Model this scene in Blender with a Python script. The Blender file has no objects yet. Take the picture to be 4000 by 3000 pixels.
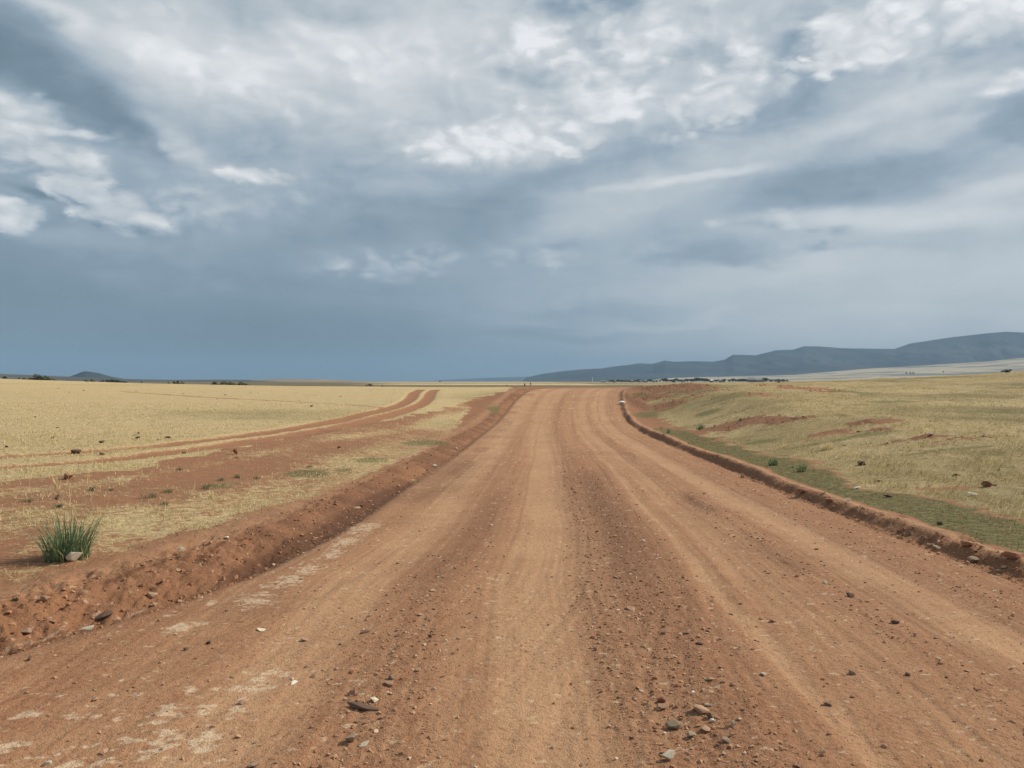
import bpy, bmesh, math, random
import numpy as np
from mathutils import Vector, Matrix
random.seed(7); RNG = np.random.default_rng(11)
SC = bpy.context.scene
COL = SC.collection
F, CX, CY, H = 3020.0, 2000.0, 1490.0, 1.6      # focal length, centre, eye level (photo pixels), eye height (m)

# ------------------------------------------------------------------ helpers
def sstep(x, a, b):
    t = np.clip((np.asarray(x, float) - a) / (b - a), 0, 1)
    return t * t * (3 - 2 * t)
def tab(pts, smooth=2.0):
    ks = np.array([p[0] for p in pts], float); vs = np.array([p[1] for p in pts], float)
    g = np.linspace(-2, 5.9, 1600)              # grid in asinh-like log space of Y
    yy = np.exp(g)
    v = np.interp(yy, ks, vs)
    k = np.hanning(int(14 * smooth) * 2 + 3); k /= k.sum()
    n = len(k) // 2
    v = np.convolve(np.pad(v, n, 'edge'), k, 'valid')
    return lambda Y: np.interp(np.log(np.maximum(Y, 1e-3)), g, v)
def hash2(ix, iy, s):
    h = (ix.astype(np.int64) * 374761393 + iy.astype(np.int64) * 668265263 + s * 1274126177) & 0xffffffff
    h = ((h ^ (h >> 13)) * 1274126177) & 0xffffffff
    return ((h ^ (h >> 16)) & 0xffff) / 65535.0
def vnoise(x, y, s=0):
    ix = np.floor(x); iy = np.floor(y); fx = x - ix; fy = y - iy
    ux = fx * fx * fx * (fx * (fx * 6 - 15) + 10); uy = fy * fy * fy * (fy * (fy * 6 - 15) + 10)
    a = hash2(ix, iy, s); b = hash2(ix + 1, iy, s); c = hash2(ix, iy + 1, s); d = hash2(ix + 1, iy + 1, s)
    return a + (b - a) * ux + (c - a) * uy + (a - b - c + d) * ux * uy
def fbm(x, y, o=4, s=0, gain=.5):
    r = 0; a = 1; t = 0
    for i in range(o):
        r = r + a * vnoise(x * (2 ** i) + i * 17.3, y * (2 ** i) + i * 9.1, s + i); t += a; a *= gain
    return r / t

# ------------------------------------------------------------------ terrain
XL = tab([(1,-4.8),(2,-4.3),(3.5,-3.6),(4.6,-3.05),(5.1,-2.75),(5.8,-2.4),(6.65,-2.2),(8.7,-1.97),(11.7,-1.9),(20.2,-1.5),(30.6,-1.1),(38,-.6),(41.8,-.3),(46,.0),(50,.5),(54,.97),(58,1.65),(63,2.75),(70,4.5),(80,7.5),(100,15),(130,30),(300,120)], 1)
XR = tab([(1,3.9),(6,4.0),(11.7,4.3),(20.2,4.7),(30.6,5.1),(38,5.55),(41.8,5.9),(46,6.4),(50,6.9),(54,7.55),(58,8.4),(63,9.5),(70,11.3),(80,14.3),(100,22),(130,37),(300,130)], 1)
ZROAD = tab([(1,0),(6,0),(11.7,-.17),(20.2,-.33),(30.6,-.43),(36,-.36),(41.8,-.1),(46,.25),(50,.6),(54,.88),(58,1.02),(63,1.05),(70,.93),(90,.2),(120,-1),(160,-2.4),(250,-4),(365,-4)], 1)
ZR = tab([(1,.15),(8,.17),(15,.33),(25,.65),(35,.95),(45,1.25),(52,1.45),(60,1.5),(70,1.35),(100,.3),(160,-2.4),(250,-4),(365,-4)], 1.5)
ZL = tab([(1,.15),(10,.13),(20,.1),(30,.12),(45,.42),(55,.72),(65,.87),(75,.9),(100,.83),(125,.7),(170,-.4),(250,-3),(300,-4),(365,-4)], 1.5)
def zbase(X, Y):
    X = np.asarray(X, float); Y = np.asarray(Y, float)
    Yc = np.maximum(Y, 1.0)
    xl, xr, zr = XL(Yc), XR(Yc), ZROAD(Yc)
    fR = ZR(Yc) + np.clip((X - 12) / 28, 0, 1.6) ** 2 * .8 * sstep(Yc, 15, 50) * (1 - sstep(Yc, 75, 160))
    fL = ZL(Yc) + np.clip((-X - 9) / 70, 0, 1.5) ** 2 * 1.25 * (1 - sstep(Yc, 125, 260)) + .06 * sstep(-X, 3, 12) * (1 - sstep(Yc, 20, 60))
    lR = X - xr; lL = xl - X
    wob = (fbm(X * 1.1, Y * 1.1, 4, 5, .6) - .5)
    bv = .78 + .5 * vnoise(X * .2 + 3, Y * .45, 6)
    bR = .125 * bv * sstep(lR + wob * .22, .05, .22) + .022 * bv * np.exp(-((lR - .30 + wob * .22) / .08) ** 2)
    bR = bR * (1 - .45 * sstep(Yc, 34, 60))
    bL = -.035 * np.exp(-((lL - .05) / .14) ** 2) + .105 * bv * sstep(lL + wob * .35, .05, .66) + .015 * bv * np.exp(-((lL - .70 + wob * .3) / .08) ** 2)
    zRs = zr + bR; zLs = zr + bL
    wR = sstep(lR, .5, 6); wL = sstep(lL, .7, 6)
    z = np.where(lR > 0, zRs * (1 - wR) + fR * wR, np.where(lL > -.3, zLs * (1 - wL) + fL * wL, zr))
    z = np.where(lR > -.3, np.maximum(z, -99), z)
    D = np.maximum(Y, np.abs(X) * .9)
    far = np.interp(D, [250, 600, 1000, 1600, 2500, 5000, 12000, 40000], [-4, -4.3, -3.6, -2.2, -.9, -.4, 0, 0])
    w = sstep(D, 180, 300)
    z = z * (1 - w) + far * w
    return z
def unproj(px, py, zf=zbase):
    dx = (px - CX) / F; dz = -(py - CY) / F
    t = np.exp(np.linspace(math.log(2.2), math.log(20000), 6000))
    below = H + dz * t < zf(dx * t, t)
    i = int(np.argmax(below)) if below.any() else len(t) - 1
    return dx * t[i], t[i]
def poly(pts):
    return [unproj(*p) for p in pts]
def dpoly(X, Y, P):
    best = np.full(np.shape(X), 1e9)
    for (ax, ay), (bx, by) in zip(P[:-1], P[1:]):
        vx, vy = bx - ax, by - ay; L = vx * vx + vy * vy + 1e-9
        t = np.clip(((X - ax) * vx + (Y - ay) * vy) / L, 0, 1)
        best = np.minimum(best, np.hypot(X - ax - t * vx, Y - ay - t * vy))
    return best
def smoothpoly(P, n=6):
    out = []
    P = [P[0]] + list(P) + [P[-1]]
    for i in range(1, len(P) - 2):
        p0, p1, p2, p3 = map(np.array, P[i - 1:i + 3])
        for k in range(n):
            t = k / n
            out.append(tuple(.5 * ((2 * p1) + (-p0 + p2) * t + (2 * p0 - 5 * p1 + 4 * p2 - p3) * t * t + (-p0 + 3 * p1 - 3 * p2 + p3) * t ** 3)))
    out.append(tuple(P[-1])); return out

# ruts of the grass track, faint side path (centre lines on the ground)
RUT_A = smoothpoly(poly([(-500,1868),(0,1822),(500,1783),(1000,1716),(1271,1674),(1389,1649),(1497,1625),(1583,1600),(1651,1574),(1674,1553),(1684,1534),(1700,1521)]), 4)
RUT_B = smoothpoly(poly([(-500,1820),(0,1782),(500,1748),(1000,1691),(1253,1651),(1407,1619),(1533,1589),(1583,1570),(1608,1552),(1620,1534),(1643,1521)]), 4)
SIDEP = smoothpoly(poly([(480,1530),(800,1553),(1050,1565),(1300,1578),(1520,1594)]), 4)
FIELD_EDGE = poly([(-600,1945),(0,1883),(500,1840),(900,1752),(1150,1700),(1400,1655),(1560,1632),(1700,1606),(1800,1580),(1900,1550),(1990,1528)])
GRASS_PATH = smoothpoly(poly([(-300,1965),(0,1925),(420,1880),(700,1832),(1000,1776),(1250,1722),(1500,1690),(1700,1643),(1900,1590)]), 3)
B1 = poly([(-400,2420),(0,2290),(264,2245),(540,2155),(760,2085),(1000,2005),(1290,1925),(1500,1835),(1700,1745)])
def xint(P):
    P = sorted(P, key=lambda p: p[1]); ys = np.array([p[1] for p in P]); xs = np.array([p[0] for p in P])
    return lambda Y: np.interp(Y, ys, xs)
XFE = xint(FIELD_EDGE); XB1 = xint(B1)
def blob(X, Y, px, py, rx, ry):
    cx, cy = unproj(px, py)
    return np.exp(-(((X - cx) / rx) ** 2 + ((Y - cy) / ry) ** 2))
def pb(px, py, rx, ry):
    c = unproj(px, py); a = unproj(px, py + ry)[1]; b = unproj(px, max(py - ry, 1494))[1]
    return c, (max(rx * c[1] / F, .01), max(min(b - a, c[1] * .5) / 2, .008))
SOILP = [pb(*p) for p in [(3060,1645,140,28),(2870,1660,180,20),(3400,1652,150,15),(3420,1682,100,9),(3250,1690,110,9),(3600,1717,180,6),(3780,1722,120,4),(2530,1550,100,20),(2640,1512,90,16),(2620,1580,80,22),(2560,1520,90,14),(2470,1560,30,40),
         (2880,1790,130,18),(2700,1722,100,14),(2990,1840,100,12),(3180,1880,90,8),(3350,1935,110,9),(3750,1905,130,10),(3880,2035,140,10),(3130,1517,100,16),(2980,1540,50,12),(1860,1573,55,16),(3560,1975,90,8)]]
GREENP = [pb(*p) for p in [(3200,1735,260,8),(3700,1762,270,8),(3400,1700,170,12),(3330,1532,80,12),(3900,1775,120,6),(2520,1620,70,22),(2600,1680,60,14),(2760,1610,60,14),(2500,1545,40,12),(3500,1570,150,8),
          (850,1900,90,14),(1200,1850,110,22),(1340,1838,50,10),(1650,1730,130,16),(1930,1600,40,18),(1450,1800,90,14),(2200+780,1725,120,10)]]
PALEP = [pb(*p) for p in [(1010,2655,80,42),(1075,2620,55,18),(800,2772,34,28),(790,2905,55,45),(650,2775,50,30),(390,2965,60,24),(290,2975,50,14),(100,2790,45,22),(290,2800,50,20),(480,2800,45,14),(690,2447,50,16),(790,2432,34,9),(620,2905,50,30),(500,2885,50,16),
         (1000,2345,70,28),(1130,2265,60,26),(1200,2225,50,26),(1290,2165,45,22),(1360,2110,45,22),(60,2905,60,22),(750,2690,26,14),(840,2680,26,14),(930,2742,24,26),(640,2850,40,16),(830,2862,20,9),(1420,2060,60,18),(350,2905,26,10),(540,2712,30,8),
         (360,2750,24,7),(235,2710,30,10),(440,2708,22,7),(700,2870,24,18),(560,2830,30,10),(900,2800,26,9),(960,2900,24,9),(870,2958,24,8),(650,2400,20,6),(830,2350,26,8),(640,2750,30,9),(450,2920,30,8),(560,2950,26,12),(20,2930,30,10)]]
EDGE_LINE = smoothpoly(poly([(-60,2560),(0,2538),(80,2518),(180,2492),(290,2462),(400,2440),(470,2410),(560,2385)]), 3)
def masks(X, Y, fine=True):
    X = np.asarray(X, float); Y = np.asarray(Y, float); Yc = np.maximum(Y, 1.0)
    xl, xr = XL(Yc), XR(Yc); W = xr - xl; t = (X - xl) / W
    lR = X - xr; lL = xl - X
    onroad = (t > 0) & (t < 1) & (Y < 150)
    n1 = fbm(X * .35, Y * .35, 4, 21); n2 = fbm(X * 1.6, Y * 1.2, 4, 33); n3 = fbm(X * .09, Y * .09, 4, 41); n4 = fbm(X * 5, Y * 5, 3, 55)
    # fraction across the road -> stripes
    xs = np.maximum(xl, -2.25); ts = (X - xs) / (xr - xs)
    tt = ts + (n1 - .5) * .03
    dr = sstep(Yc, 8, 45)
    def stripe(c, w): return np.exp(-((tt - c) / w) ** 2)
    c1 = .155 - .035 * dr; c2 = .385 - .065 * dr; c3 = .675 - .02 * dr; c4 = .835 - .03 * dr
    dust = .75 * stripe(c1, .055) + .95 * stripe(c2, .06) + .5 * stripe(c3, .045) + .95 * stripe(c4, .042 + .015 * dr) + .75 * stripe(.612, .013) * (1 - dr) + .25 * stripe(.03, .04) + .38 * dr * (tt > 0) + .05
    streak = fbm(ts * 55, Yc * .12, 4, 93) - .5; s2 = fbm(ts * 160, Yc * .3, 3, 94) - .5
    dust = dust * (.72 + .5 * n2) + .10 + streak * .5 + s2 * .4
    gravel = stripe((c1 + c2) / 2 - .005, .04) * .7 * (1 - .75 * sstep(Yc, 4.8, 8)) + stripe(.515 - .05 * dr, .05) * 1.0 + .5 * stripe(.455 - .08 * dr, .014) + .45 * stripe(.75, .025) + .45 * stripe(.92, .035)
    gravel = gravel * (.55 + .9 * n1)
    wet_shade = .6 * stripe(.748, .022) * sstep(n1, .40, .58) * (1 - dr) + .5 * np.exp(-((tt - .525) / .045) ** 2) * (.35 + .65 * sstep(Yc, 4.5, 8)) * (1 - sstep(Yc, 13, 18)) + .32 * stripe(.265, .03) * (.3 + .7 * sstep(Yc, 5.5, 7)) * (1 - sstep(Yc, 11, 14))
    wet_shade = wet_shade + .30 * sum(np.exp(-((ts + .003 * np.sin(Yc * .9 + k) - c) / .0035) ** 2) for k, c in enumerate((.335, .447, .462, .575, .705, .79, .80, .885))) * (.4 + n2)
    wet_shade = wet_shade + .3 * sstep(vnoise(X * 1.3, Y * .5, 88), .5, .8) * (t < .12)
    wet_shade = wet_shade + .25 * sstep(n1, .5, .7)* (1 - dr) * (t < .16)
    on = sstep(t, -.01, .01) * (1 - sstep(t, .99, 1.01)) * (Y < 150)
    dust, gravel, wet_shade = dust * on, gravel * on, wet_shade * on
    pale = np.zeros_like(X)
    for (cx, cy), (rx, ry) in PALEP:
        pale = np.maximum(pale, np.exp(-(((X - cx) / rx) ** 2 + ((Y - cy) / ry) ** 2) * .8))
    pn = fbm(X * 13 + Y * 4, Y * 26 - X * 6, 4, 77, .65)
    pale = sstep(pale + (pn - .5) * 2.6, .55, .8)
    pale = np.maximum(pale, np.exp(-(dpoly(X, Y, EDGE_LINE) / .009) ** 2) * .55) if fine else pale
    fld = sstep(XFE(Yc) - X + (n2 - .5) * (.5 + Yc * .02), -.08, .12) * (Y < 400)
    # left gutter, damp
    soilr = np.zeros_like(X)
    for (cx, cy), (rx, ry) in SOILP[:12]: soilr = np.maximum(soilr, np.exp(-(((X - cx) / rx) ** 2 + ((Y - cy) / ry) ** 2)))
    lip = np.exp(-((lL - .60 - .10 * (n2 - .5)) / .035) ** 2) * sstep(n4, .46, .60)  # dark shade of the undercut, painted along the left bank lip
    wet_shade = np.maximum(wet_shade, lip * .9)
    wet_shade = np.maximum(wet_shade, (.28 + .45 * sstep(n2, .42, .62)) * sstep(lL, 0, .1) * (1 - sstep(lL, .55, .8)) * .85)
    wet_shade = np.maximum(wet_shade, .22 * sstep(lL, .8, 1.2) * (1 - fld) * (Y < 100) * (.4 + 1.2 * n1))
    gut = 1.25 * np.exp(-((lL - .07 - .05 * sstep(Yc, 6, 9)) / (.14 + .06 * sstep(Yc, 6, 10))) ** 2) * sstep(Yc, 5.9, 7) * (1 - sstep(Yc, 12, 15)) + .6 * np.exp(-((lL - .02) / .10) ** 2)
    wet_shade = np.maximum(wet_shade, gut * (.8 + .4 * n2))
    wet_shade = np.maximum(wet_shade, .45 * soilr)
    wet_shade = np.maximum(wet_shade, .25 * sstep(lR, .0, .1) * (1 - sstep(lR, .20, .27)) * (Y < 80))  # shade on the right bank face, painted in as darker soil
    dust = np.maximum(dust, .75 * np.exp(-((lR - .31) / .08) ** 2))  # sunlit top of the right bank lip, painted in as lighter soil
    dust = np.maximum(dust, .35 * sstep(lL, .6, .7) * (1 - sstep(lL, 1.0, 1.5)))
    # vegetation
    near = Y < 250
    b1 = sstep(XB1(Yc) - X + (n2 - .5) * .5, -.05, .25)
    mid = b1 * (1 - fld)
    ruts = np.maximum(np.exp(-(dpoly(X, Y, RUT_A) / (.40 + .0012 * Yc)) ** 4), np.exp(-(dpoly(X, Y, RUT_B) / (.40 + .0012 * Yc)) ** 4)) if fine else 0
    sp = .7 * np.exp(-(dpoly(X, Y, SIDEP) / .35) ** 2) if fine else 0
    gp = np.exp(-(dpoly(X, Y, GRASS_PATH) / (.22 + Yc * .008)) ** 2)
    strip = sstep(XB1(Yc) - X, 0, .15) * (1 - sstep(XB1(Yc) - X, .5 + .6 * sstep(Yc, 6.5, 9), 1.2 + .9 * sstep(Yc, 6.5, 9))) 
    gL = fld * 1.0 + mid * (1 - .25 * sstep(Yc, 9, 15)) * (.26 + .34 * strip * (.4 + .6 * sstep(Yc, 6.2, 7.5)) + .8 * (n1 - .5) + .45 * (n4 - .5) + .32 * gp)
    gL = gL * (1 - ruts * .95) * (1 - sp)
    gR = sstep(lR + (n2 - .5) * 1.2, 1.15, 1.9) * (.86 + .3 * n1) * (Y < 400)
    soil = np.zeros_like(X); green = np.zeros_like(X)
    for (cx, cy), (rx, ry) in SOILP:
        soil = np.maximum(soil, np.exp(-(((X - cx) / rx) ** 2 + ((Y - cy) / ry) ** 2)))
    for (cx, cy), (rx, ry) in GREENP:
        green = np.maximum(green, np.exp(-(((X - cx) / rx) ** 2 + ((Y - cy) / ry) ** 2)))
    soil = sstep(soil + (n2 - .5) * 1.2 + (n4 - .5) * .5, .32, .72) * .88
    gR = gR * (1 - soil * .92); gL = gL * (1 - .9 * soil * (1 - fld * .0))
    grass = np.where(X > (xl + xr) / 2, gR, gL)
    grass = np.where(onroad, 0, grass)
    st = sstep(lR + (n2 - .5) * .25, .38, .55) * (1 - sstep(lR + (n2 - .5) * .9, 1.15 , 1.7)) * (1 - sstep(Yc, 26, 34)) * (.75 + .5 * n4)
    green = np.maximum(sstep(green + (n2 - .5) * .6, .25, .8) * .75, st)
    b1g = np.exp(-((XB1(Yc) - X - .12) / .16) ** 2) * sstep(Yc, 6.4, 7.5) * (1 - sstep(Yc, 14, 22)) * .35
    green = np.maximum(green, b1g)
    green = np.where(onroad, 0, green)
    olive = np.where(X > xr, .50 + .25 * sstep(Yc, 22, 50) + .8 * (n3 - .5) + .45 * sstep(n1, .45, .7), .03 + .4 * sstep(n3, .55, .75))
    D = np.maximum(Y, np.abs(X) * .9)
    fw = sstep(D, 150, 260)
    grass = grass * (1 - fw) + fw * 1.0
    green = green * (1 - fw)
    # far land: cloud shadow bands across the plain, put into the ground colour
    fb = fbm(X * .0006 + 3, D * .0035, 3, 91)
    shade_band = sstep(fb, .46, .62)
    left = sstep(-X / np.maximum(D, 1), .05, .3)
    shade_band = np.maximum(shade_band * .75, left * (.55 + .45 * sstep(fb, .3, .5)) )
    far = fw * shade_band * sstep(D, 320, 900)
    pale_on = pale * np.maximum(on, Y < 5.8)
    return dict(t=t, lR=lR, lL=lL, on=onroad, Y=Y, dust=np.clip(dust, 0, 1), gravel=np.clip(gravel, 0, 1), wet_shade=np.clip(wet_shade, 0, 1), pale=pale_on,
                grass=np.clip(grass, 0, 1), green=np.clip(green, 0, 1), olive=np.clip(olive, 0, 1), far=np.clip(far, 0, 1), soil=soil, mound=soilr * soil, ruts=ruts, n1=n1, n2=n2)
def relief(X, Y, m, cell):
    """small-scale height: wheel ruts, gravel, clods, tussocks; octaves finer than the grid fade out"""
    f = lambda size: sstep(size / np.maximum(cell, 1e-4), .8, 2.5)
    W = 6.2
    z = .012 * m['gravel'] - .014 * m['dust'] * m['on']
    z = z + m['on'] * .018 * (fbm(m['t'] * W * 9, Y * .35, 3, 61) - .5) * f(.08)
    z = z + m['on'] * .03 * (fbm(X * 1.1, Y * .7, 3, 62) - .5)
    g = .25 + m['gravel'] + .5 * m['wet_shade']
    z = z + m['on'] * g * (.006 * (vnoise(X * 45, Y * 45, 63) - .5) * f(.03) + .007 * (vnoise(X * 22, Y * 22, 64) - .5) * f(.05))
    bank = np.maximum(sstep(m['lR'], -.03, .08) * (1 - sstep(m['lR'], .36, .5)), sstep(m['lL'], -.1, .1) * (1 - sstep(m['lL'], .8, 1.1)))
    cl = fbm(X * 9, Y * 9, 4, 65)
    z = z + bank * np.where(m['lR'] > 0, .75, .7) * (.06 * (cl - .5) + .018 * (vnoise(X * 24, Y * 24, 66) - .5) - .05 * sstep(vnoise(X * 3.1, Y * 3.1, 72), .72, .9)) * f(.07)
    z = z + bank * f(.1) * (.02 * (fbm(X * 4.2, Y * 4.2, 3, 81) - .5) - .03 * sstep(fbm(X * 3.6, Y * 3.2, 4, 82, .6), .56, .68) + .02 * (np.abs(vnoise(X * 17, Y * 17, 83) - .5) * 2 - .5) + .018 * (fbm(X * 30, Y * 30, 2, 84) - .5))
    z = z + bank * .04 * (vnoise(X * 1.5 + Y * 2.2, Y * 5.0 + X * 1.0, 67) - .5)
    off = (1 - m['on']) * (1 - bank)
    z = z + off * (1 - .7 * m['green']) * (.05 * (fbm(X * 1.3, Y * 1.3, 3, 68) - .5) + .035 * (fbm(X * 6, Y * 6, 3, 69) - .5) * f(.12) * (1 - .3 * m['dust']))
    z = z + off * sstep(m['lR'], 2, 4) * (.13 * (fbm(X * .9, Y * .9, 4, 74) - .5) + .05 * (fbm(X * 3.2, Y * 3.2, 3, 75) - .5))
    z = z + off * m['mound'] * (.05 + .12 * (fbm(X * 2.5, Y * 2.5, 4, 70) - .35)) + off * m['soil'] * .03 * (fbm(X * 5, Y * 5, 3, 76) - .5)
    z = z - .07 * m['ruts'] * off
    D = np.maximum(Y, 1)
    z = z + off * .12 * (fbm(X * .12, Y * .12, 3, 71) - .5) * sstep(D, 15, 40)
    return z

# ------------------------------------------------------------------ ground mesh
def axis_rows():
    y = [-12, -9, -6.5, -4.5, -3, -1.8, -.8, .1, .8, 1.4, 1.8, 2.1, 2.35]
    while y[-1] < 26000:
        Y = y[-1]
        if Y < 250: d = min(.95 * Y * Y / 1237 + .001, .0062 * Y)
        else: d = min(.0062 * Y * (1 + (Y - 250) / 120), .035 * Y)
        y.append(Y + d)
    return np.array(y)
def axis_cols():
    a = np.arange(-.74, .7401, .00145)
    b = .74 + np.cumsum(np.linspace(.003, .12, 34))
    return np.concatenate([-b[::-1], a, b])
def vgrid():
    ys = axis_rows(); us = axis_cols()
    U, Y = np.meshgrid(us, ys)
    X = U * (np.maximum(Y, 0) * 1.0 + 3.0)
    X = np.clip(X, -24000, 24000) + U * 1e-3
    return X, Y
GX, GY = vgrid()
GM = masks(GX, GY)
CELL = np.maximum(.0062 * GY, .004)
CELL = np.where(GY < 8, np.maximum(GY * GY / 1237, .006), CELL)
GZ = zbase(GX, GY) + relief(GX, GY, GM, CELL) * (1 - sstep(GY, 220, 400))
def zat(x, y):
    X = np.array([x], float); Y = np.array([y], float)
    m = masks(X, Y); c = np.where(Y < 8, np.maximum(Y * Y / 1237, .006), .0062 * Y)
    return float((zbase(X, Y) + relief(X, Y, m, c))[0])
def zarr(X, Y, m=None):
    m = m or masks(X, Y); c = np.where(Y < 8, np.maximum(Y * Y / 1237, .006), .0062 * Y)
    return zbase(X, Y) + relief(X, Y, m, c)

def tag(o, label=None, cat=None, group=None, kind=None):
    if label: o['label'] = label
    if cat: o['category'] = cat
    if group: o['group'] = group
    if kind: o['kind'] = kind
    return o
def mesh_np(name, V, Fc, mat=None, smooth=False, attrs=None, n=None):
    """V (N,3), Fc (M,k) with k 3 or 4"""
    me = bpy.data.meshes.new(name)
    k = Fc.shape[1]
    me.vertices.add(len(V)); me.vertices.foreach_set('co', np.ascontiguousarray(V, np.float32).ravel())
    me.loops.add(Fc.size); me.loops.foreach_set('vertex_index', np.ascontiguousarray(Fc, np.int32).ravel())
    me.polygons.add(len(Fc)); me.polygons.foreach_set('loop_start', np.arange(0, Fc.size, k, dtype=np.int32))
    me.polygons.foreach_set('loop_total', np.full(len(Fc), k, np.int32))
    me.polygons.foreach_set('use_smooth', np.full(len(Fc), smooth, bool))
    me.update(calc_edges=True)
    for an, arr in (attrs or {}).items():
        a = me.attributes.new(an, 'FLOAT_COLOR', 'POINT'); a.data.foreach_set('color', np.ascontiguousarray(arr, np.float32).ravel())
    if mat: me.materials.append(mat)
    return me
def link(name, me, parent=None, loc=(0, 0, 0)):
    o = bpy.data.objects.new(name, me); COL.objects.link(o)
    if parent: o.parent = parent
    o.location = loc
    return o

# ------------------------------------------------------------------ node helper
class NT:
    def __init__(s, tree): s.t = tree; s.n = tree.nodes; s.l = tree.links
    def node(s, typ, **kw):
        n = s.n.new(typ)
        for k, v in kw.items(): setattr(n, k, v)
        return n
    def put(s, sock, v):
        if v is None: return
        if hasattr(v, 'is_linked') or isinstance(v, bpy.types.NodeSocket): s.l.new(v, sock)
        else: sock.default_value = v
    def math(s, op, a, b=None, c=None, clamp=False):
        n = s.node('ShaderNodeMath', operation=op, use_clamp=clamp)
        s.put(n.inputs[0], a); s.put(n.inputs[1], b); s.put(n.inputs[2], c); return n.outputs[0]
    def vmath(s, op, a, b=None):
        n = s.node('ShaderNodeVectorMath', operation=op); s.put(n.inputs[0], a); s.put(n.inputs[1], b)
        return n.outputs['Value'] if op in ('LENGTH', 'DOT_PRODUCT') else n.outputs[0]
    def noise(s, vec, scale, detail=4, rough=.55, dist=0, color=False):
        n = s.node('ShaderNodeTexNoise'); s.put(n.inputs['Vector'], vec)
        n.inputs['Scale'].default_value = scale; n.inputs['Detail'].default_value = detail; n.inputs['Roughness'].default_value = rough; n.inputs['Distortion'].default_value = dist
        return n.outputs['Color'] if color else n.outputs[0]
    def rng(s, v, a, b, c=0., d=1., smooth=True):
        n = s.node('ShaderNodeMapRange', interpolation_type='SMOOTHSTEP' if smooth else 'LINEAR')
        s.put(n.inputs['Value'], v)
        for k, q in (('From Min', a), ('From Max', b), ('To Min', c), ('To Max', d)): s.put(n.inputs[k], q)
        return n.outputs[0]
    def mix(s, f, a, b, mode='MIX'):
        n = s.node('ShaderNodeMix', data_type='RGBA', blend_type=mode)
        s.put(n.inputs[0], f); s.put(n.inputs[6], a if not isinstance(a, tuple) else (*a[:3], 1)); s.put(n.inputs[7], b if not isinstance(b, tuple) else (*b[:3], 1))
        return n.outputs[2]
    def sep(s, v, color=False):
        n = s.node('ShaderNodeSeparateColor' if color else 'ShaderNodeSeparateXYZ'); s.put(n.inputs[0], v); return n.outputs
    def comb(s, x, y, z):
        n = s.node('ShaderNodeCombineXYZ'); s.put(n.inputs[0], x); s.put(n.inputs[1], y); s.put(n.inputs[2], z); return n.outputs[0]
def new_mat(name, rough=.95, spec=.15):
    m = bpy.data.materials.new(name); m.use_nodes = True
    nt = NT(m.node_tree); b = nt.n['Principled BSDF']
    b.inputs['Roughness'].default_value = rough; b.inputs['Specular IOR Level'].default_value = spec
    return m, nt, b

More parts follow.
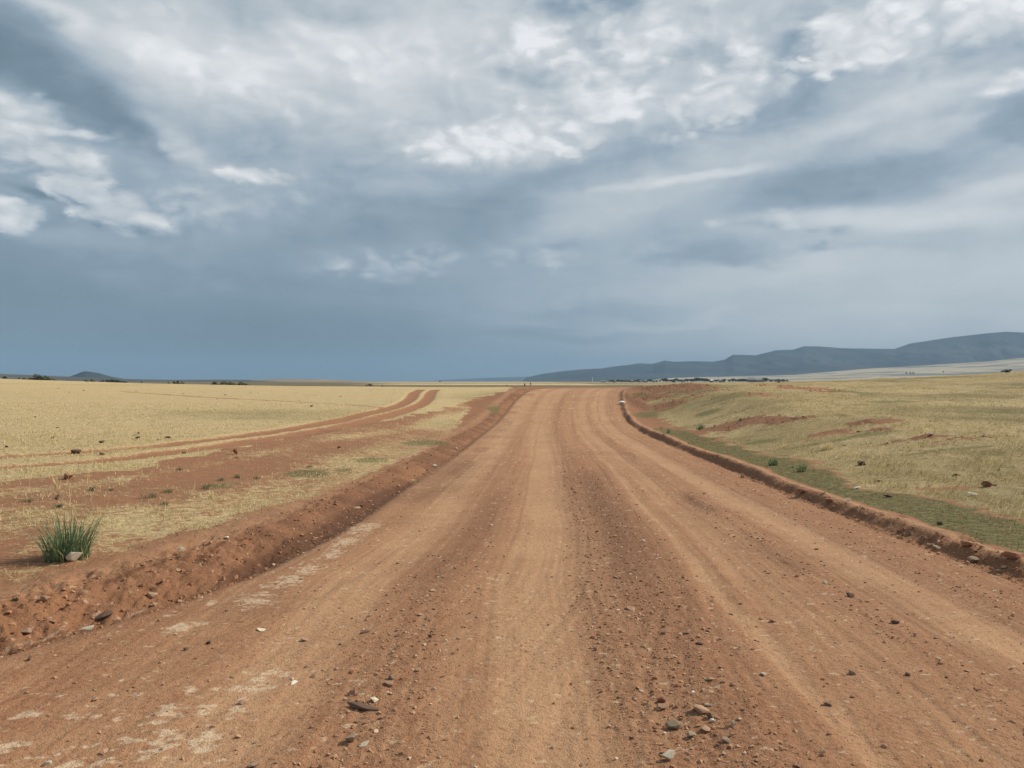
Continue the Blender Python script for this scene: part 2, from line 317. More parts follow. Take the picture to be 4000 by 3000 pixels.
# ---- ground material
C_RED = (.290, .140, .074); C_TAN = (.455, .272, .155); C_DRY = (.545, .415, .225); C_OLIVE = (.285, .218, .10); C_GREEN = (.085, .11, .032)
def ground_material():
    m, nt, b = new_mat('earth_and_grass')
    geo = nt.node('ShaderNodeNewGeometry'); P = geo.outputs['Position']
    a = nt.node('ShaderNodeAttribute', attribute_name='ma'); s = nt.sep(a.outputs['Color'], True); dust, gravel, wet_shade = s[0], s[1], s[2]; pale = a.outputs['Alpha']
    c = nt.node('ShaderNodeAttribute', attribute_name='mb'); s2 = nt.sep(c.outputs['Color'], True); grass, green, olive = s2[0], s2[1], s2[2]; far = c.outputs['Alpha']
    n_big = nt.noise(P, .55, 5, .6); n_mid = nt.noise(P, 4.5, 5, .6); n_fine = nt.noise(P, 34, 4, .65); n_grit = nt.noise(P, 130, 2, .6)
    # soil
    d2 = nt.math('ADD', dust, nt.math('MULTIPLY', nt.math('SUBTRACT', n_mid, .5), .9), clamp=True)
    soil = nt.mix(nt.math('MULTIPLY', d2, .95), C_RED, C_TAN)
    soil = nt.mix(nt.rng(n_big, .35, .7, 0, .3), soil, (.27, .135, .072))
    soil = nt.mix(nt.rng(n_fine, .52, .75, 0, .42), soil, (.48, .30, .18))
    soil = nt.mix(nt.rng(n_fine, .47, .28, 0, .7), soil, (.14, .060, .033))
    spk = nt.rng(n_grit, .60, .72, 0, .55)
    soil = nt.mix(nt.math('MULTIPLY', spk, nt.math('ADD', nt.math('MULTIPLY', gravel, .8), .3)), soil, (.50, .36, .25))
    spd = nt.rng(n_grit, .42, .30, 0, .6)
    soil = nt.mix(nt.math('MULTIPLY', spd, nt.math('ADD', nt.math('MULTIPLY', gravel, .8), .25)), soil, (.13, .055, .032))
    soil = nt.mix(nt.math('MULTIPLY', wet_shade, .85), soil, (.085, .040, .024))  # damp and brown soil, along with the painted bank shade
    soil = nt.mix(nt.math('MULTIPLY', pale, nt.rng(n_fine, .3, .6, .15, .72)), soil, (.60, .48, .34))
    # dry grass: fibres stretched a little, with patches
    w = nt.node('ShaderNodeMapping'); w.inputs['Scale'].default_value = (1, 1, 1); nt.put(w.inputs[0], P)
    g0 = nt.noise(P, 26, 4, .7, .4)
    g1 = nt.noise(w.outputs[0], 9, 5, .7, .6); g2 = nt.noise(P, 1.1, 5, .6); g3 = nt.noise(P, .16, 4, .55)
    dry = nt.mix(olive, C_DRY, C_OLIVE)
    dry = nt.mix(nt.rng(g1, .5, .68, 0, .6), dry, (.62, .52, .31))
    dry = nt.mix(nt.rng(g1, .48, .34, 0, .65), dry, (.27, .185, .085))
    dry = nt.mix(nt.rng(g0, .46, .32, 0, .55), dry, (.25, .17, .08))
    dry = nt.mix(nt.rng(g2, .5, .75, 0, .35), dry, (.42, .33, .14))
    g4 = nt.noise(P, 2.6, 5, .65, .5)
    dry = nt.mix(nt.math('MULTIPLY', nt.rng(g4, .48, .30), nt.math('ADD', nt.math('MULTIPLY', olive, .8), .15)), dry, (.17, .125, .06))  # mottle imitating shadows of bumps, painted into the grass colour
    dry = nt.mix(nt.rng(g3, .45, .7, 0, .3), dry, (.55, .40, .20))
    dry = nt.mix(nt.math('MULTIPLY', nt.rng(g3, .50, .36, 0, .75), olive), dry, (.17, .145, .065))
    gm = nt.rng(nt.math('ADD', nt.math('ADD', grass, nt.math('MULTIPLY', nt.math('SUBTRACT', g1, .5), 1.3)), nt.math('MULTIPLY', nt.math('SUBTRACT', g0, .5), 1.1)), .30, .72)
    col = nt.mix(gm, soil, dry)
    gre = nt.mix(nt.rng(g1, .4, .65), (.075, .080, .030), (.19, .20, .075))
    gg = nt.rng(nt.math('ADD', nt.math('ADD', green, nt.math('MULTIPLY', nt.math('SUBTRACT', g1, .5), 1.3)), nt.math('MULTIPLY', nt.math('SUBTRACT', g0, .5), 1.2)), .35, .85)
    col = nt.mix(nt.math('MULTIPLY', gg, .78), col, gre)
    # darker far plain: painted cloud shadow
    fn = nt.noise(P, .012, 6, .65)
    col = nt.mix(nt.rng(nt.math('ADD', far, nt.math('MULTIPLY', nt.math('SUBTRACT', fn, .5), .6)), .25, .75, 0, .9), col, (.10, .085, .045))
    nt.l.new(col, b.inputs['Base Color'])
    # bump
    cam = nt.node('ShaderNodeBump'); cam.inputs['Distance'].default_value = .012; cam.inputs['Strength'].default_value = 1.0
    hgt = nt.math('ADD', nt.math('MULTIPLY', n_grit, .55), nt.math('MULTIPLY', n_fine, 1.0))
    nt.l.new(hgt, cam.inputs['Height'])
    bg = nt.node('ShaderNodeBump'); bg.inputs['Distance'].default_value = .12
    nt.l.new(nt.math('MULTIPLY', nt.math('MAXIMUM', gm, gg), .75), bg.inputs['Strength']); nt.l.new(g1, bg.inputs['Height']); nt.l.new(cam.outputs[0], bg.inputs['Normal'])
    nt.l.new(bg.outputs[0], b.inputs['Normal'])
    return m
MAT_G = ground_material()
def build_ground():
    R, C = GX.shape
    V = np.stack([GX, GY, GZ], -1).reshape(-1, 3)
    ma = np.stack([GM['dust'], GM['gravel'], GM['wet_shade'], GM['pale']], -1).reshape(-1, 4)
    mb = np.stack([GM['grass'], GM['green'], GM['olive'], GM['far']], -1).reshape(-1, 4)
    i = np.arange(R * C).reshape(R, C)
    q = np.stack([i[:-1, :-1], i[:-1, 1:], i[1:, 1:], i[1:, :-1]], -1).reshape(-1, 4)
    cls = np.zeros(R * C, int)
    on = GM['on'].ravel(); lR = GM['lR'].ravel(); lL = GM['lL'].ravel(); yy = GY.ravel()
    cls[(GM['ruts'].ravel() > .45)] = 3
    cls[((lR > 0) & (lR < .62)) | ((lL > 0) & (lL < .8))] = 2
    cls[yy > 140] = 0
    cls[on] = 1
    fc = cls[q[:, 0]]
    for k, nm, lab, cat in ((0, 'ground', 'dry yellow and olive grassland with bare red soil patches', 'ground'), (1, 'road', 'wide reddish brown dirt road with pale wheel tracks curving over a rise', 'road'),
                   (2, 'road_bank', 'crumbly red earth banks cut along both edges of the dirt road', 'bank'), (3, 'field_track', 'twin red wheel ruts through the yellow grass field', 'track')):
        f = q[fc == k]
        u, inv = np.unique(f, return_inverse=True)
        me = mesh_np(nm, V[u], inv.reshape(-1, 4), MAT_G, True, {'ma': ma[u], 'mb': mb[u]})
        tag(link(nm, me), lab, cat, kind='structure')
build_ground()

# ------------------------------------------------------------------ far ridges and hills
def ridge(name, sil, D, foot, mat, label, back=None, rough=.12, seed=3, gully=1.0, step=6, base=-5.0):
    """sil: skyline (px,row) at distance D; foot: distance at which the slope meets the plain"""
    px = np.arange(sil[0][0], sil[-1][0] + 1, step, dtype=float)
    rows = np.interp(px, [p[0] for p in sil], [p[1] for p in sil])
    back = back or D * 1.35
    top = H + (CY - rows) / F * D
    nf, nb = 60, 14
    V = []
    for j in range(nf + nb + 1):
        if j <= nf:
            s = j / nf; d = foot + (D - foot) * s; prof = s ** 1.25
        else:
            s = (j - nf) / nb; d = D + (back - D) * s; prof = 1 - s ** 1.2
        x = (px - CX) / F * d; y = np.full_like(x, d)
        xg = (px - CX) / F * D
        n = fbm(xg * gully * .0016 + (d - D) * .0004, np.full_like(x, d * .0006 * gully), 5, seed)
        z = base + (top - base) * prof * (1 - rough * 4 * (n - .3) * 4 * prof * (1 - prof) * (1 if j <= nf else .3))
        V.append(np.stack([x, y, z], -1))
    V = np.array(V); R, C = V.shape[:2]
    i = np.arange(R * C).reshape(R, C)
    q = np.stack([i[:-1, :-1], i[:-1, 1:], i[1:, 1:], i[1:, :-1]], -1).reshape(-1, 4)
    me = mesh_np(name, V.reshape(-1, 3), q, mat, True)
    return tag(link(name, me), label, 'hills', kind='structure')
def land_mat(name, c1, c2, sc, c3=None, stretch=(1, 1, 1), lo=.4, hi=.62):
    m, nt, b = new_mat(name)
    geo = nt.node('ShaderNodeNewGeometry')
    mp = nt.node('ShaderNodeMapping'); mp.inputs['Scale'].default_value = stretch; nt.l.new(geo.outputs['Position'], mp.inputs[0])
    n = nt.noise(mp.outputs[0], sc, 6, .6, .3)
    col = nt.mix(nt.rng(n, lo, hi), c1, c2)
    if c3: col = nt.mix(nt.rng(nt.noise(geo.outputs['Position'], sc * 6, 4), .5, .7, 0, .5), col, c3)
    nt.l.new(col, b.inputs['Base Color']); return m
M_MTN = land_mat('mountain_scrub_hazed', (.018, .032, .044), (.045, .060, .064), .0011, (.045, .05, .045))  # dark scrub with the blue of distant haze mixed into its colour
M_PALE = land_mat('pale_dry_slope', (.38, .33, .24), (.15, .15, .13), .0022, None, (1, .8, 9), .48, .60)
M_DARK = land_mat('cloud_shaded_scrub_slope', (.06, .058, .042), (.10, .085, .055), .003, None, (1, .5, 2))  # scrub slope, cloud shadow put into its base colour
M_BROWN = land_mat('brown_slope', (.22, .16, .10), (.30, .23, .14), .003, None, (1, .5, 4))
MTN = [(2040,1491),(2058,1474),(2121,1460),(2207,1449),(2284,1442),(2352,1439),(2402,1431),(2442,1427),(2497,1419),(2551,1421),(2580,1413),(2596,1408),(2632,1413),(2714,1411),(2786,1413),(2830,1405),(2845,1396),(2863,1386),(2900,1386),(2952,1388),
       (3033,1368),(3098,1366),(3142,1352),(3201,1353),(3288,1360),(3400,1362),(3494,1363),(3554,1342),(3711,1318),(3863,1301),(3928,1296),(3983,1298),(4060,1306),(4300,1330),(4600,1318),(5200,1340),(5800,1400)]
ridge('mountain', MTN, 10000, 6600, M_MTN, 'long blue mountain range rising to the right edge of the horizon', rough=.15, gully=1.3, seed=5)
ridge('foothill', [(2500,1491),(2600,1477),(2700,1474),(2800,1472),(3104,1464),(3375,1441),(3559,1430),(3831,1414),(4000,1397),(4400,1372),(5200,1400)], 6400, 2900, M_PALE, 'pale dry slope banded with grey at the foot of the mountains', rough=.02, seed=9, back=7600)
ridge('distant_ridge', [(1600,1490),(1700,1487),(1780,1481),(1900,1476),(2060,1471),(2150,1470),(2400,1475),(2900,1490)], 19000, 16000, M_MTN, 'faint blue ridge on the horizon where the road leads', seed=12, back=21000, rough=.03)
ridge('dark_ridge', [(-900,1452),(-300,1456),(0,1460),(271,1471),(479,1480),(678,1483.5),(850,1483),(1010,1484),(1180,1489),(1300,1491)], 4200, 2300, M_DARK, 'low scrub ridge along the left horizon, cloud shade in its colour', rough=.03, seed=15, back=5200)
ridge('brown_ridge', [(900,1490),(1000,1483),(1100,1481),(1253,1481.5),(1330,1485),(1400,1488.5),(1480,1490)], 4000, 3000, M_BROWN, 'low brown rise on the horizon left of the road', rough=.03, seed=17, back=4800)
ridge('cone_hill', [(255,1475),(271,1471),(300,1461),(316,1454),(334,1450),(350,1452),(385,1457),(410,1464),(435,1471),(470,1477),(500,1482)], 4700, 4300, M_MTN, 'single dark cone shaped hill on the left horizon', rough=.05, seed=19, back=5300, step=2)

# ------------------------------------------------------------------ materials for objects
def simple_mat(name, c1, c2, scale, rough=.9, spec=.2, bump=.0, bdist=.01, obj=True, transl=0):
    m, nt, b = new_mat(name, rough, spec)
    tc = nt.node('ShaderNodeTexCoord'); oi = nt.node('ShaderNodeObjectInfo')
    v = nt.vmath('ADD', tc.outputs['Object'], nt.comb(nt.math('MULTIPLY', oi.outputs['Random'], 40), 0, 0))
    n = nt.noise(v, scale, 5, .6)
    col = nt.mix(nt.rng(n, .35, .65), c1, c2)
    hsv = nt.node('ShaderNodeHueSaturation'); nt.l.new(col, hsv.inputs['Color'])
    nt.l.new(nt.rng(oi.outputs['Random'], 0, 1, .78, 1.2, False), hsv.inputs['Value'])
    nt.l.new(hsv.outputs[0], b.inputs['Base Color'])
    if bump:
        bn = nt.node('ShaderNodeBump'); bn.inputs['Strength'].default_value = bump; bn.inputs['Distance'].default_value = bdist
        nt.l.new(nt.noise(v, scale * 2.2, 5, .7), bn.inputs['Height']); nt.l.new(bn.outputs[0], b.inputs['Normal'])
    if transl:
        b.inputs['Subsurface Weight'].default_value = 0
    return m
M_STONE = {
 'brown': simple_mat('brown_stone', (.34, .20, .125), (.47, .31, .205), 18, bump=.5),
 'grey': simple_mat('grey_stone', (.24, .165, .11), (.40, .30, .205), 14, bump=.6),
 'pale': simple_mat('pale_stone', (.50, .42, .31), (.62, .55, .44), 16, bump=.5),
 'dark': simple_mat('dark_stone', (.10, .06, .045), (.19, .12, .085), 20, bump=.5),
 'white': simple_mat('white_stone', (.72, .68, .58), (.84, .81, .74), 12, bump=.3),
 'red': simple_mat('red_stone', (.22, .095, .055), (.33, .155, .095), 16, bump=.6),
}
M_GRIT = simple_mat('grit', (.27, .135, .078), (.44, .275, .175), 6)
M_CLOD = simple_mat('earth_clod', (.24, .105, .058), (.34, .165, .095), 6)
def leaf_mat(name, c1, c2, scale=30, rough=.6):
    m, nt, b = new_mat(name, rough, .25)
    geo = nt.node('ShaderNodeNewGeometry')
    n = nt.noise(geo.outputs['Position'], scale, 2, .6)
    r = nt.rng(geo.outputs['Random Per Island'], 0, 1, -.35, .35, False)
    col = nt.mix(nt.math('ADD', nt.rng(n, .35, .65), r, clamp=True), c1, c2)
    nt.l.new(col, b.inputs['Base Color'])
    tr = nt.node('ShaderNodeBsdfTranslucent'); nt.l.new(col, tr.inputs[0])
    mx = nt.node('ShaderNodeMixShader'); mx.inputs[0].default_value = .3
    nt.l.new(b.outputs[0], mx.inputs[1]); nt.l.new(tr.outputs[0], mx.inputs[2]); nt.l.new(mx.outputs[0], nt.n['Material Output'].inputs[0])
    return m
M_IRIS = leaf_mat('blue_green_leaf', (.07, .125, .06), (.22, .29, .15))
M_STRAW = leaf_mat('straw', (.56, .45, .24), (.74, .62, .38), 12)
M_OLGR = leaf_mat('olive_straw', (.34, .27, .12), (.62, .51, .28), 8)
M_WEED = leaf_mat('green_weed', (.095, .11, .04), (.24, .26, .10), 12)
M_SCRUB = leaf_mat('grey_green_scrub', (.11, .11, .06), (.24, .23, .13), 14)
M_TREE = leaf_mat('tree_foliage', (.026, .034, .018), (.065, .075, .036), 1.5)
M_TREEG = leaf_mat('grey_foliage', (.085, .090, .05), (.16, .16, .09), 1.5)
M_BARK = simple_mat('bark', (.09, .07, .05), (.16, .12, .08), 5)

# ------------------------------------------------------------------ stones
def hull_mesh(name, mat, seed, flat=.6, n=13, elong=1.0, chips=True):
    r = random.Random(seed); bm = bmesh.new()
    for i in range(n):
        v = Vector((r.gauss(0, 1), r.gauss(0, 1), r.gauss(0, 1))).normalized() * r.uniform(.78, 1.0)
        bm.verts.new((v.x * elong, v.y, v.z * flat))
    bmesh.ops.convex_hull(bm, input=bm.verts)
    bmesh.ops.delete(bm, geom=[v for v in bm.verts if not v.link_faces], context='VERTS')
    if chips:
        bmesh.ops.bevel(bm, geom=list(bm.edges), offset=.05, segments=1, affect='EDGES', clamp_overlap=True)
    bm.normal_update()
    me = bpy.data.meshes.new(name); bm.to_mesh(me); bm.free(); me.materials.append(mat); return me
STONES = {}
for ci, (cn, mt) in enumerate(M_STONE.items()):
    STONES[cn] = [hull_mesh('stone_' + cn, mt, 100 * ci + k, [.62, .5, .75, .38, .85][k % 5], 11 + k % 4, [1, 1.3, 1.1, 1.6, .9][k % 5]) for k in range(7)]
def stone(x, y, size, color, label, group=None, k=None, rz=None, tilt=0, name='stone', cat='stone', sink=.3, sc=(1, 1, 1), z=None):
    me = random.choice(STONES[color]) if k is None else STONES[color][k]
    o = link(name, me)
    r = size / 2 * 1.25
    o.scale = (r * sc[0], r * sc[1], r * sc[2])
    o.rotation_euler = (random.uniform(-.25, .25) + tilt, random.uniform(-.25, .25), random.uniform(0, 6.28) if rz is None else rz)
    o.location = (x, y, (zat(x, y) if z is None else z) + r * sc[2] * .55 * (1 - sink))
    tag(o, label, cat, group); return o
def at(px, py): return unproj(px, py)
def pxm(px, py):
    return unproj(px, py)[1] / F
# single stones one could point to: px, row, width in photo px, colour, label, extra
SPEC = [
 (288,2196,44,'pale','pale rounded stone leaning at the foot of the big green clump',dict(k=0,sc=(1.3,.9,1.6),sink=.1)),
 (2428,1578,24,'white','small white stone on the right edge of the road near the bend',dict(k=0,sc=(1,.8,.85))),
 (1372,2893,52,'grey','largest grey angular stone in the left gravel strip near the bottom',dict(k=0,sc=(1,1,.9))),
 (1420,2910,30,'pale','flat pale chip beside the largest grey angular stone',dict(k=3,sc=(1,1,.25))),
 (1408,2768,82,'dark','long dark flat slab lying across the left gravel strip',dict(k=3,sc=(1,.55,.5),rz=-.1)),
 (1462,2737,30,'pale','pale broken stone just above the long dark slab',dict(k=1)),
 (1518,2675,32,'brown','tan faceted stone right of the left gravel strip cluster',dict(k=2)),
 (1528,2652,26,'grey','grey stone with a pale tip topmost in the left gravel cluster',dict(k=4)),
 (1378,2705,28,'brown','tan pointed stone left of the gravel cluster',dict(k=4)),
 (1632,2615,22,'brown','lone brown stone between the left gravel strip and the middle wheel track',dict(k=2)),
 (1682,2487,18,'dark','lone dark pointed stone above the left gravel strip',dict(k=4)),
 (2613,2972,40,'pale','tall pale upright stone at the bottom edge in the right gravel strip',dict(k=3,sc=(1,.7,1.8))),
 (2636,2850,48,'grey','broad grey ridged stone in the right gravel strip',dict(k=1)),
 (2702,2888,34,'grey','rounded grey stone just below the broad ridged one',dict(k=0)),
 (2838,2917,34,'grey','rounded grey stone with a light top at lower right of the gravel',dict(k=0,sc=(1,1,.8))),
 (2757,2868,32,'brown','brown domed stone right of the rounded grey stone',dict(k=2)),
 (2778,2818,30,'dark','dark pointed stone with a white pebble at its foot',dict(k=4)),
 (2784,2835,20,'white','white pebble at the foot of a dark pointed stone',dict(k=0)),
 (2708,2720,16,'white','small bluish white pebble alone in the rusty gravel',dict(k=0)),
 (2860,2856,24,'pale','upright pale blunt stone in the rusty gravel',dict(k=4,sc=(1,.8,1.3))),
 (2892,2535,16,'pale','thin pale stone standing on edge in the rusty gravel',dict(k=3,sc=(.8,.5,1.7))),
 (2984,2638,22,'pale','light flat topped stone near the pale dust line',dict(k=1)),
 (2586,2778,34,'brown','leaning brown wedge stone in the pair left of the rusty gravel',dict(k=1)),
 (2585,2750,30,'red','reddish stone above the brown wedge in the rusty gravel',dict(k=2)),
 (3018,2424,22,'brown','squarish tan stone beside the third wheel track',dict(k=0)),
 (3331,2630,24,'grey','grey stone with a white chip right of the dust line',dict(k=2)),
 (3548,2642,20,'dark','dark stone between third and fourth wheel track',dict(k=0)),
 (3578,2488,20,'dark','black lump of stone beside the pale fourth wheel track',dict(k=4)),
 (3224,2277,18,'pale','small pale block stone near the fourth wheel track',dict(k=1)),
 (3500,2435,26,'dark','long dark chip in the damp stripe at right',dict(k=3)),
 (3234,2750,24,'dark','dark broken stone on the yellowish dust patch',dict(k=1)),
 (3780,2135,34,'red','rough red block near the top of the right bank, partly buried',dict(k=1,sink=.5)),
 (3655,2137,18,'pale','pale stone in a pair at the foot of the right bank',dict(k=0)),
 (3667,2140,18,'brown','pinkish stone in a pair at the foot of the right bank',dict(k=2)),
 (3808,2190,38,'grey','grey wedge stone low on the right bank',dict(k=1,sink=.4)),
 (3560,2085,16,'pale','pale pebble half way up the right bank',dict(k=2)),
 (3855,1903,34,'red','reddish boulder with a dark side in the right dry grass',dict(k=0,sc=(1,1,1.1))),
 (3885,1898,14,'dark','small dark stone right of the reddish boulder in the grass',dict(k=1)),
 (3435,1882,20,'brown','flat tan stone in the dry grass right of the green strip',dict(k=3)),
 (3800,1935,24,'pale','pale flat stone below the reddish boulder',dict(k=3)),
 (3470,1943,24,'dark','dark block stone on the upper edge of the green strip',dict(k=1)),
 (3315,1957,20,'white','whitish stone inside the green strip',dict(k=1)),
 (3216,1932,16,'brown','pinkish stone on the lip above the overhanging slab',dict(k=0)),
 (3350,1909,16,'white','white chip on the upper side of the green strip',dict(k=3)),
 (3675,2050,26,'dark','dark lump in the bright green weeds at right',dict(k=4)),
 (3560,2085,18,'dark','dark stone lower in the green weeds',dict(k=2)),
 (919,1778,24,'red','red upright stone at the edge of the yellow field left of the road',dict(k=4,sc=(.9,.7,1.5),sink=.1)),
 (924,1792,14,'red','small red stone in front of the upright red one',dict(k=0)),
 (262,1872,38,'red','reddish boulder on the bare soil below the yellow field',dict(k=0)),
 (228,1952,34,'dark','dark flat slab on the bare soil above the green clump',dict(k=3,sc=(1,.6,.8))),
 (1325,1750,14,'dark','dark stone on the line where yellow field meets bare soil',dict(k=0)),
 (405,2405,44,'dark','dark block at the foot of the left bank',dict(k=1,sink=.35)),
 (175,2345,40,'brown','brown block sticking out of the left bank',dict(k=0,sink=.5)),
 (595,2325,36,'brown','brown stone at the base of the left bank beside a dark hollow',dict(k=2,sink=.4)),
 (600,2368,26,'brown','pinkish stone just below the base of the left bank',dict(k=0)),
 (340,2435,34,'pale','tan flat stone on the edge between left bank and road',dict(k=3)),
 (103,2465,34,'brown','broken tan stone in the lower corner of the left bank',dict(k=1,sink=.5)),
 (708,2145,22,'pale','whitish chip on the crest of the left bank',dict(k=3)),
 (885,2100,18,'pale','pale stone on the crest of the left bank farther up',dict(k=1)),
 (1782,1756,14,'pale','pale stone at the top of the left bank near the bend',dict(k=2)),
 (1697,1826,16,'pale','pale flat stone on the left road edge beyond the straw clod',dict(k=3)),
 (1918,2054,12,'pale','small pale pebble in the dusty left wheel track',dict(k=0)),
 (1023,2458,28,'pale','pinkish white flat pebble set in the brown left lane',dict(k=3,sc=(1,1,.25))),
 (1148,2655,24,'white','thin white flake lying right of the large bedrock patch',dict(k=3,sc=(1,.7,.2))),
 (813,2510,18,'dark','small black stone in the brown left lane',dict(k=2)),
 (723,2533,16,'dark','dark grey pebble left of the small black stone',dict(k=1)),
 (106,2575,26,'dark','dark red lump near the left picture edge on the road',dict(k=4)),
 (1190,2490,22,'brown','flat brown flake right of the pinkish white pebble',dict(k=3)),
 (540,1712,16,'dark','dark flat stone in the yellow field',dict(k=3)),
 (400,1729,22,'dark','black flat stone left in the yellow field close to the wheel ruts',dict(k=3)),
 (27,1748,14,'dark','dark stone at the far left beside the wheel rut',dict(k=3)),
 (3640,1715,14,'pale','pale stone on the dark earth streak in the right field',dict(k=1)),
 (3390,1679,10,'white','tiny white stone on the red soil mound',dict(k=0)),
]
USED = []
for px, py, w, colr, lab, kw in SPEC:
    x, y = at(px, py); s = w * y / F
    stone(x, y, s * 1.1, colr, lab, **kw); USED.append((x, y))
# slabs hanging over the right bank
def slab(px, py, w, d, h, lab, rz, tilt=.12):
    r = random.Random(px); bm = bmesh.new()
    n = 9
    pts = [(math.cos(a * 6.283 / n) * w / 2 * r.uniform(.8, 1.05), math.sin(a * 6.283 / n) * d / 2 * r.uniform(.75, 1.1)) for a in range(n)]
    lo = [bm.verts.new((p[0] * .9, p[1] * .9, -h / 2 + r.uniform(-.1, .1) * h)) for p in pts]
    md = [bm.verts.new((p[0] * 1.02, p[1] * 1.02, r.uniform(-.15, .25) * h)) for p in pts]
    hi = [bm.verts.new((p[0] * .86, p[1] * .86, h / 2 + r.uniform(-.1, .15) * h)) for p in pts]
    bm.faces.new(lo[::-1]); bm.faces.new(hi)
    for a in range(n):
        b = (a + 1) % n
        bm.faces.new((lo[a], lo[b], md[b], md[a])); bm.faces.new((md[a], md[b], hi[b], hi[a]))
    bmesh.ops.triangulate(bm, faces=bm.faces[:])
    me = bpy.data.meshes.new('rock_slab'); bm.to_mesh(me); bm.free(); me.materials.append(M_STONE['red'])
    o = link('rock_slab', me); x, y = at(px, py); o.location = (x, y, zat(x, y) + h * .2); o.rotation_euler = (.05, tilt, rz)
    return tag(o, lab, 'stone')
slab(3140,1922,.30,.18,.045,'flat brown slab overhanging the right bank, farthest of the bank slabs', .5)
slab(3243,1960,.15,.12,.05,'short dark slab jutting from the right bank crest between two longer ones', .2)
slab(3960,2182,.22,.14,.045,'largest brown slab overhanging the right bank near the picture edge', .4)

# scattered individual stones (about 230): zones on the road, on the banks, in the fields
def scatter(n, test, size, color_w, label, group, yr, xr):
    k = 0; tries = 0
    while k < n and tries < 20000:
        tries += 1
        y = math.exp(random.uniform(math.log(yr[0]), math.log(yr[1]))); x = random.uniform(*xr) if not callable(xr) else xr(y)
        m = masks(np.array([x]), np.array([y]))
        if not test({a: (b[0] if isinstance(b, np.ndarray) and b.ndim else b) for a, b in m.items()}, x, y): continue
        if any((x - a) ** 2 + (y - b) ** 2 < .004 for a, b in USED): continue
        s = size * math.exp(random.gauss(0, .42)); c = random.choices(list(color_w), list(color_w.values()))[0]
        stone(x, y, s, c, label, group, sink=random.uniform(.2, .9)); USED.append((x, y)); k += 1
scatter(95, lambda m, x, y: .44 < m['t'] < .62 and random.random() < .25 + m['gravel'], .025, dict(brown=9, grey=2, pale=1, dark=1, red=3), 'loose angular stone in the rusty gravel strip right of the middle wheel track', 'loose stones in the rusty gravel strip', (3.1, 14), lambda y: float(XL(y)) + (float(XR(y)) - float(XL(y))) * random.uniform(.43, .61))
scatter(45, lambda m, x, y: .22 < m['t'] < .37, .023, dict(brown=8, grey=2, pale=1, dark=1), 'loose angular stone in the gravel strip left of the middle wheel track', 'loose stones in the left gravel strip', (3.1, 6.5), lambda y: float(XL(y)) + (float(XR(y)) - float(XL(y))) * random.uniform(.22, .36))
scatter(32, lambda m, x, y: .66 < m['t'] < .98, .024, dict(brown=5, grey=1, pale=1, dark=2), 'loose stone on the right lanes of the dirt road', 'loose stones on the right lanes', (4, 17), lambda y: float(XL(y)) + (float(XR(y)) - float(XL(y))) * random.uniform(.66, .98))
scatter(18, lambda m, x, y: .01 < m['t'] < .2, .018, dict(brown=4, pale=2, dark=3), 'small loose stone on the brown left lane of the dirt road', 'loose stones on the left lane', (3.6, 12), lambda y: float(XL(y)) + (float(XR(y)) - float(XL(y))) * random.uniform(.01, .2))
scatter(34, lambda m, x, y: -.02 < m['lR'] < .26, .03, dict(red=5, brown=4, grey=1, pale=1, dark=3), 'earthy stone half buried in the shaded right bank', 'stones in the right bank', (6, 26), lambda y: float(XR(y)) + random.uniform(.02, .24))
scatter(34, lambda m, x, y: .0 < m['lL'] < .8, .035, dict(red=5, brown=5, pale=1, dark=3), 'earthy stone half buried in the sunlit left bank', 'stones in the left bank', (4.6, 22), lambda y: float(XL(y)) - random.uniform(.0, .8))
scatter(44, lambda m, x, y: m['grass'] > .6 and m['lL'] > 3, .075, dict(dark=1), 'small dark stone scattered in the yellow field left of the road', 'dark stones in the yellow field', (14, 62), lambda y: random.uniform(-.62, -.12) * y)
scatter(20, lambda m, x, y: m['lR'] > 2, .045, dict(dark=3, red=2, brown=1), 'small dark stone scattered in the right hand grassland', 'dark stones in the right grassland', (9, 40), lambda y: random.uniform(.25, .64) * y)

# ------------------------------------------------------------------ grit and clods: nobody could count them
def merged(name, X, Y, S, mat, label, cat, squash=.65, m=None, sink=.42, nt=16, seed=1):
    T = []
    for k in range(nt):
        r = random.Random(seed * 77 + k); bm = bmesh.new()
        for i in range(9):
            v = Vector((r.gauss(0, 1), r.gauss(0, 1), r.gauss(0, 1))).normalized(); bm.verts.new((v.x, v.y * r.uniform(.6, 1), v.z * squash))
        bmesh.ops.convex_hull(bm, input=bm.verts)
        loose = [v for v in bm.verts if not v.link_faces]; bmesh.ops.delete(bm, geom=loose, context='VERTS')
        bmesh.ops.triangulate(bm, faces=bm.faces[:]); bm.verts.index_update()
        T.append((np.array([v.co[:] for v in bm.verts]), np.array([[v.index for v in f.verts] for f in bm.faces]))); bm.free()
    Z = zarr(X, Y, m)
    which = RNG.integers(0, nt, len(X)); ang = RNG.uniform(0, 6.283, len(X))
    Vs, Fs, off = [], [], 0
    for k in range(nt):
        I = np.where(which == k)[0]
        if not len(I): continue
        tv, tf = T[k]; c, s = np.cos(ang[I]), np.sin(ang[I]); r = S[I] / 2
        vx = (tv[None, :, 0] * c[:, None] - tv[None, :, 1] * s[:, None]) * r[:, None] + X[I, None]
        vy = (tv[None, :, 0] * s[:, None] + tv[None, :, 1] * c[:, None]) * r[:, None] + Y[I, None]
        vz = (tv[None, :, 2] + squash * (1 - 2 * sink)) * r[:, None] + Z[I, None]
        V = np.stack([vx, vy, vz], -1)
        Fs.append((tf[None] + (np.arange(len(I)) * len(tv))[:, None, None] + off).reshape(-1, 3)); off += len(I) * len(tv)
        Vs.append(V.reshape(-1, 3))
    me = mesh_np(name, np.concatenate(Vs), np.concatenate(Fs), mat)
    return tag(link(name, me), label, cat, kind='stuff')
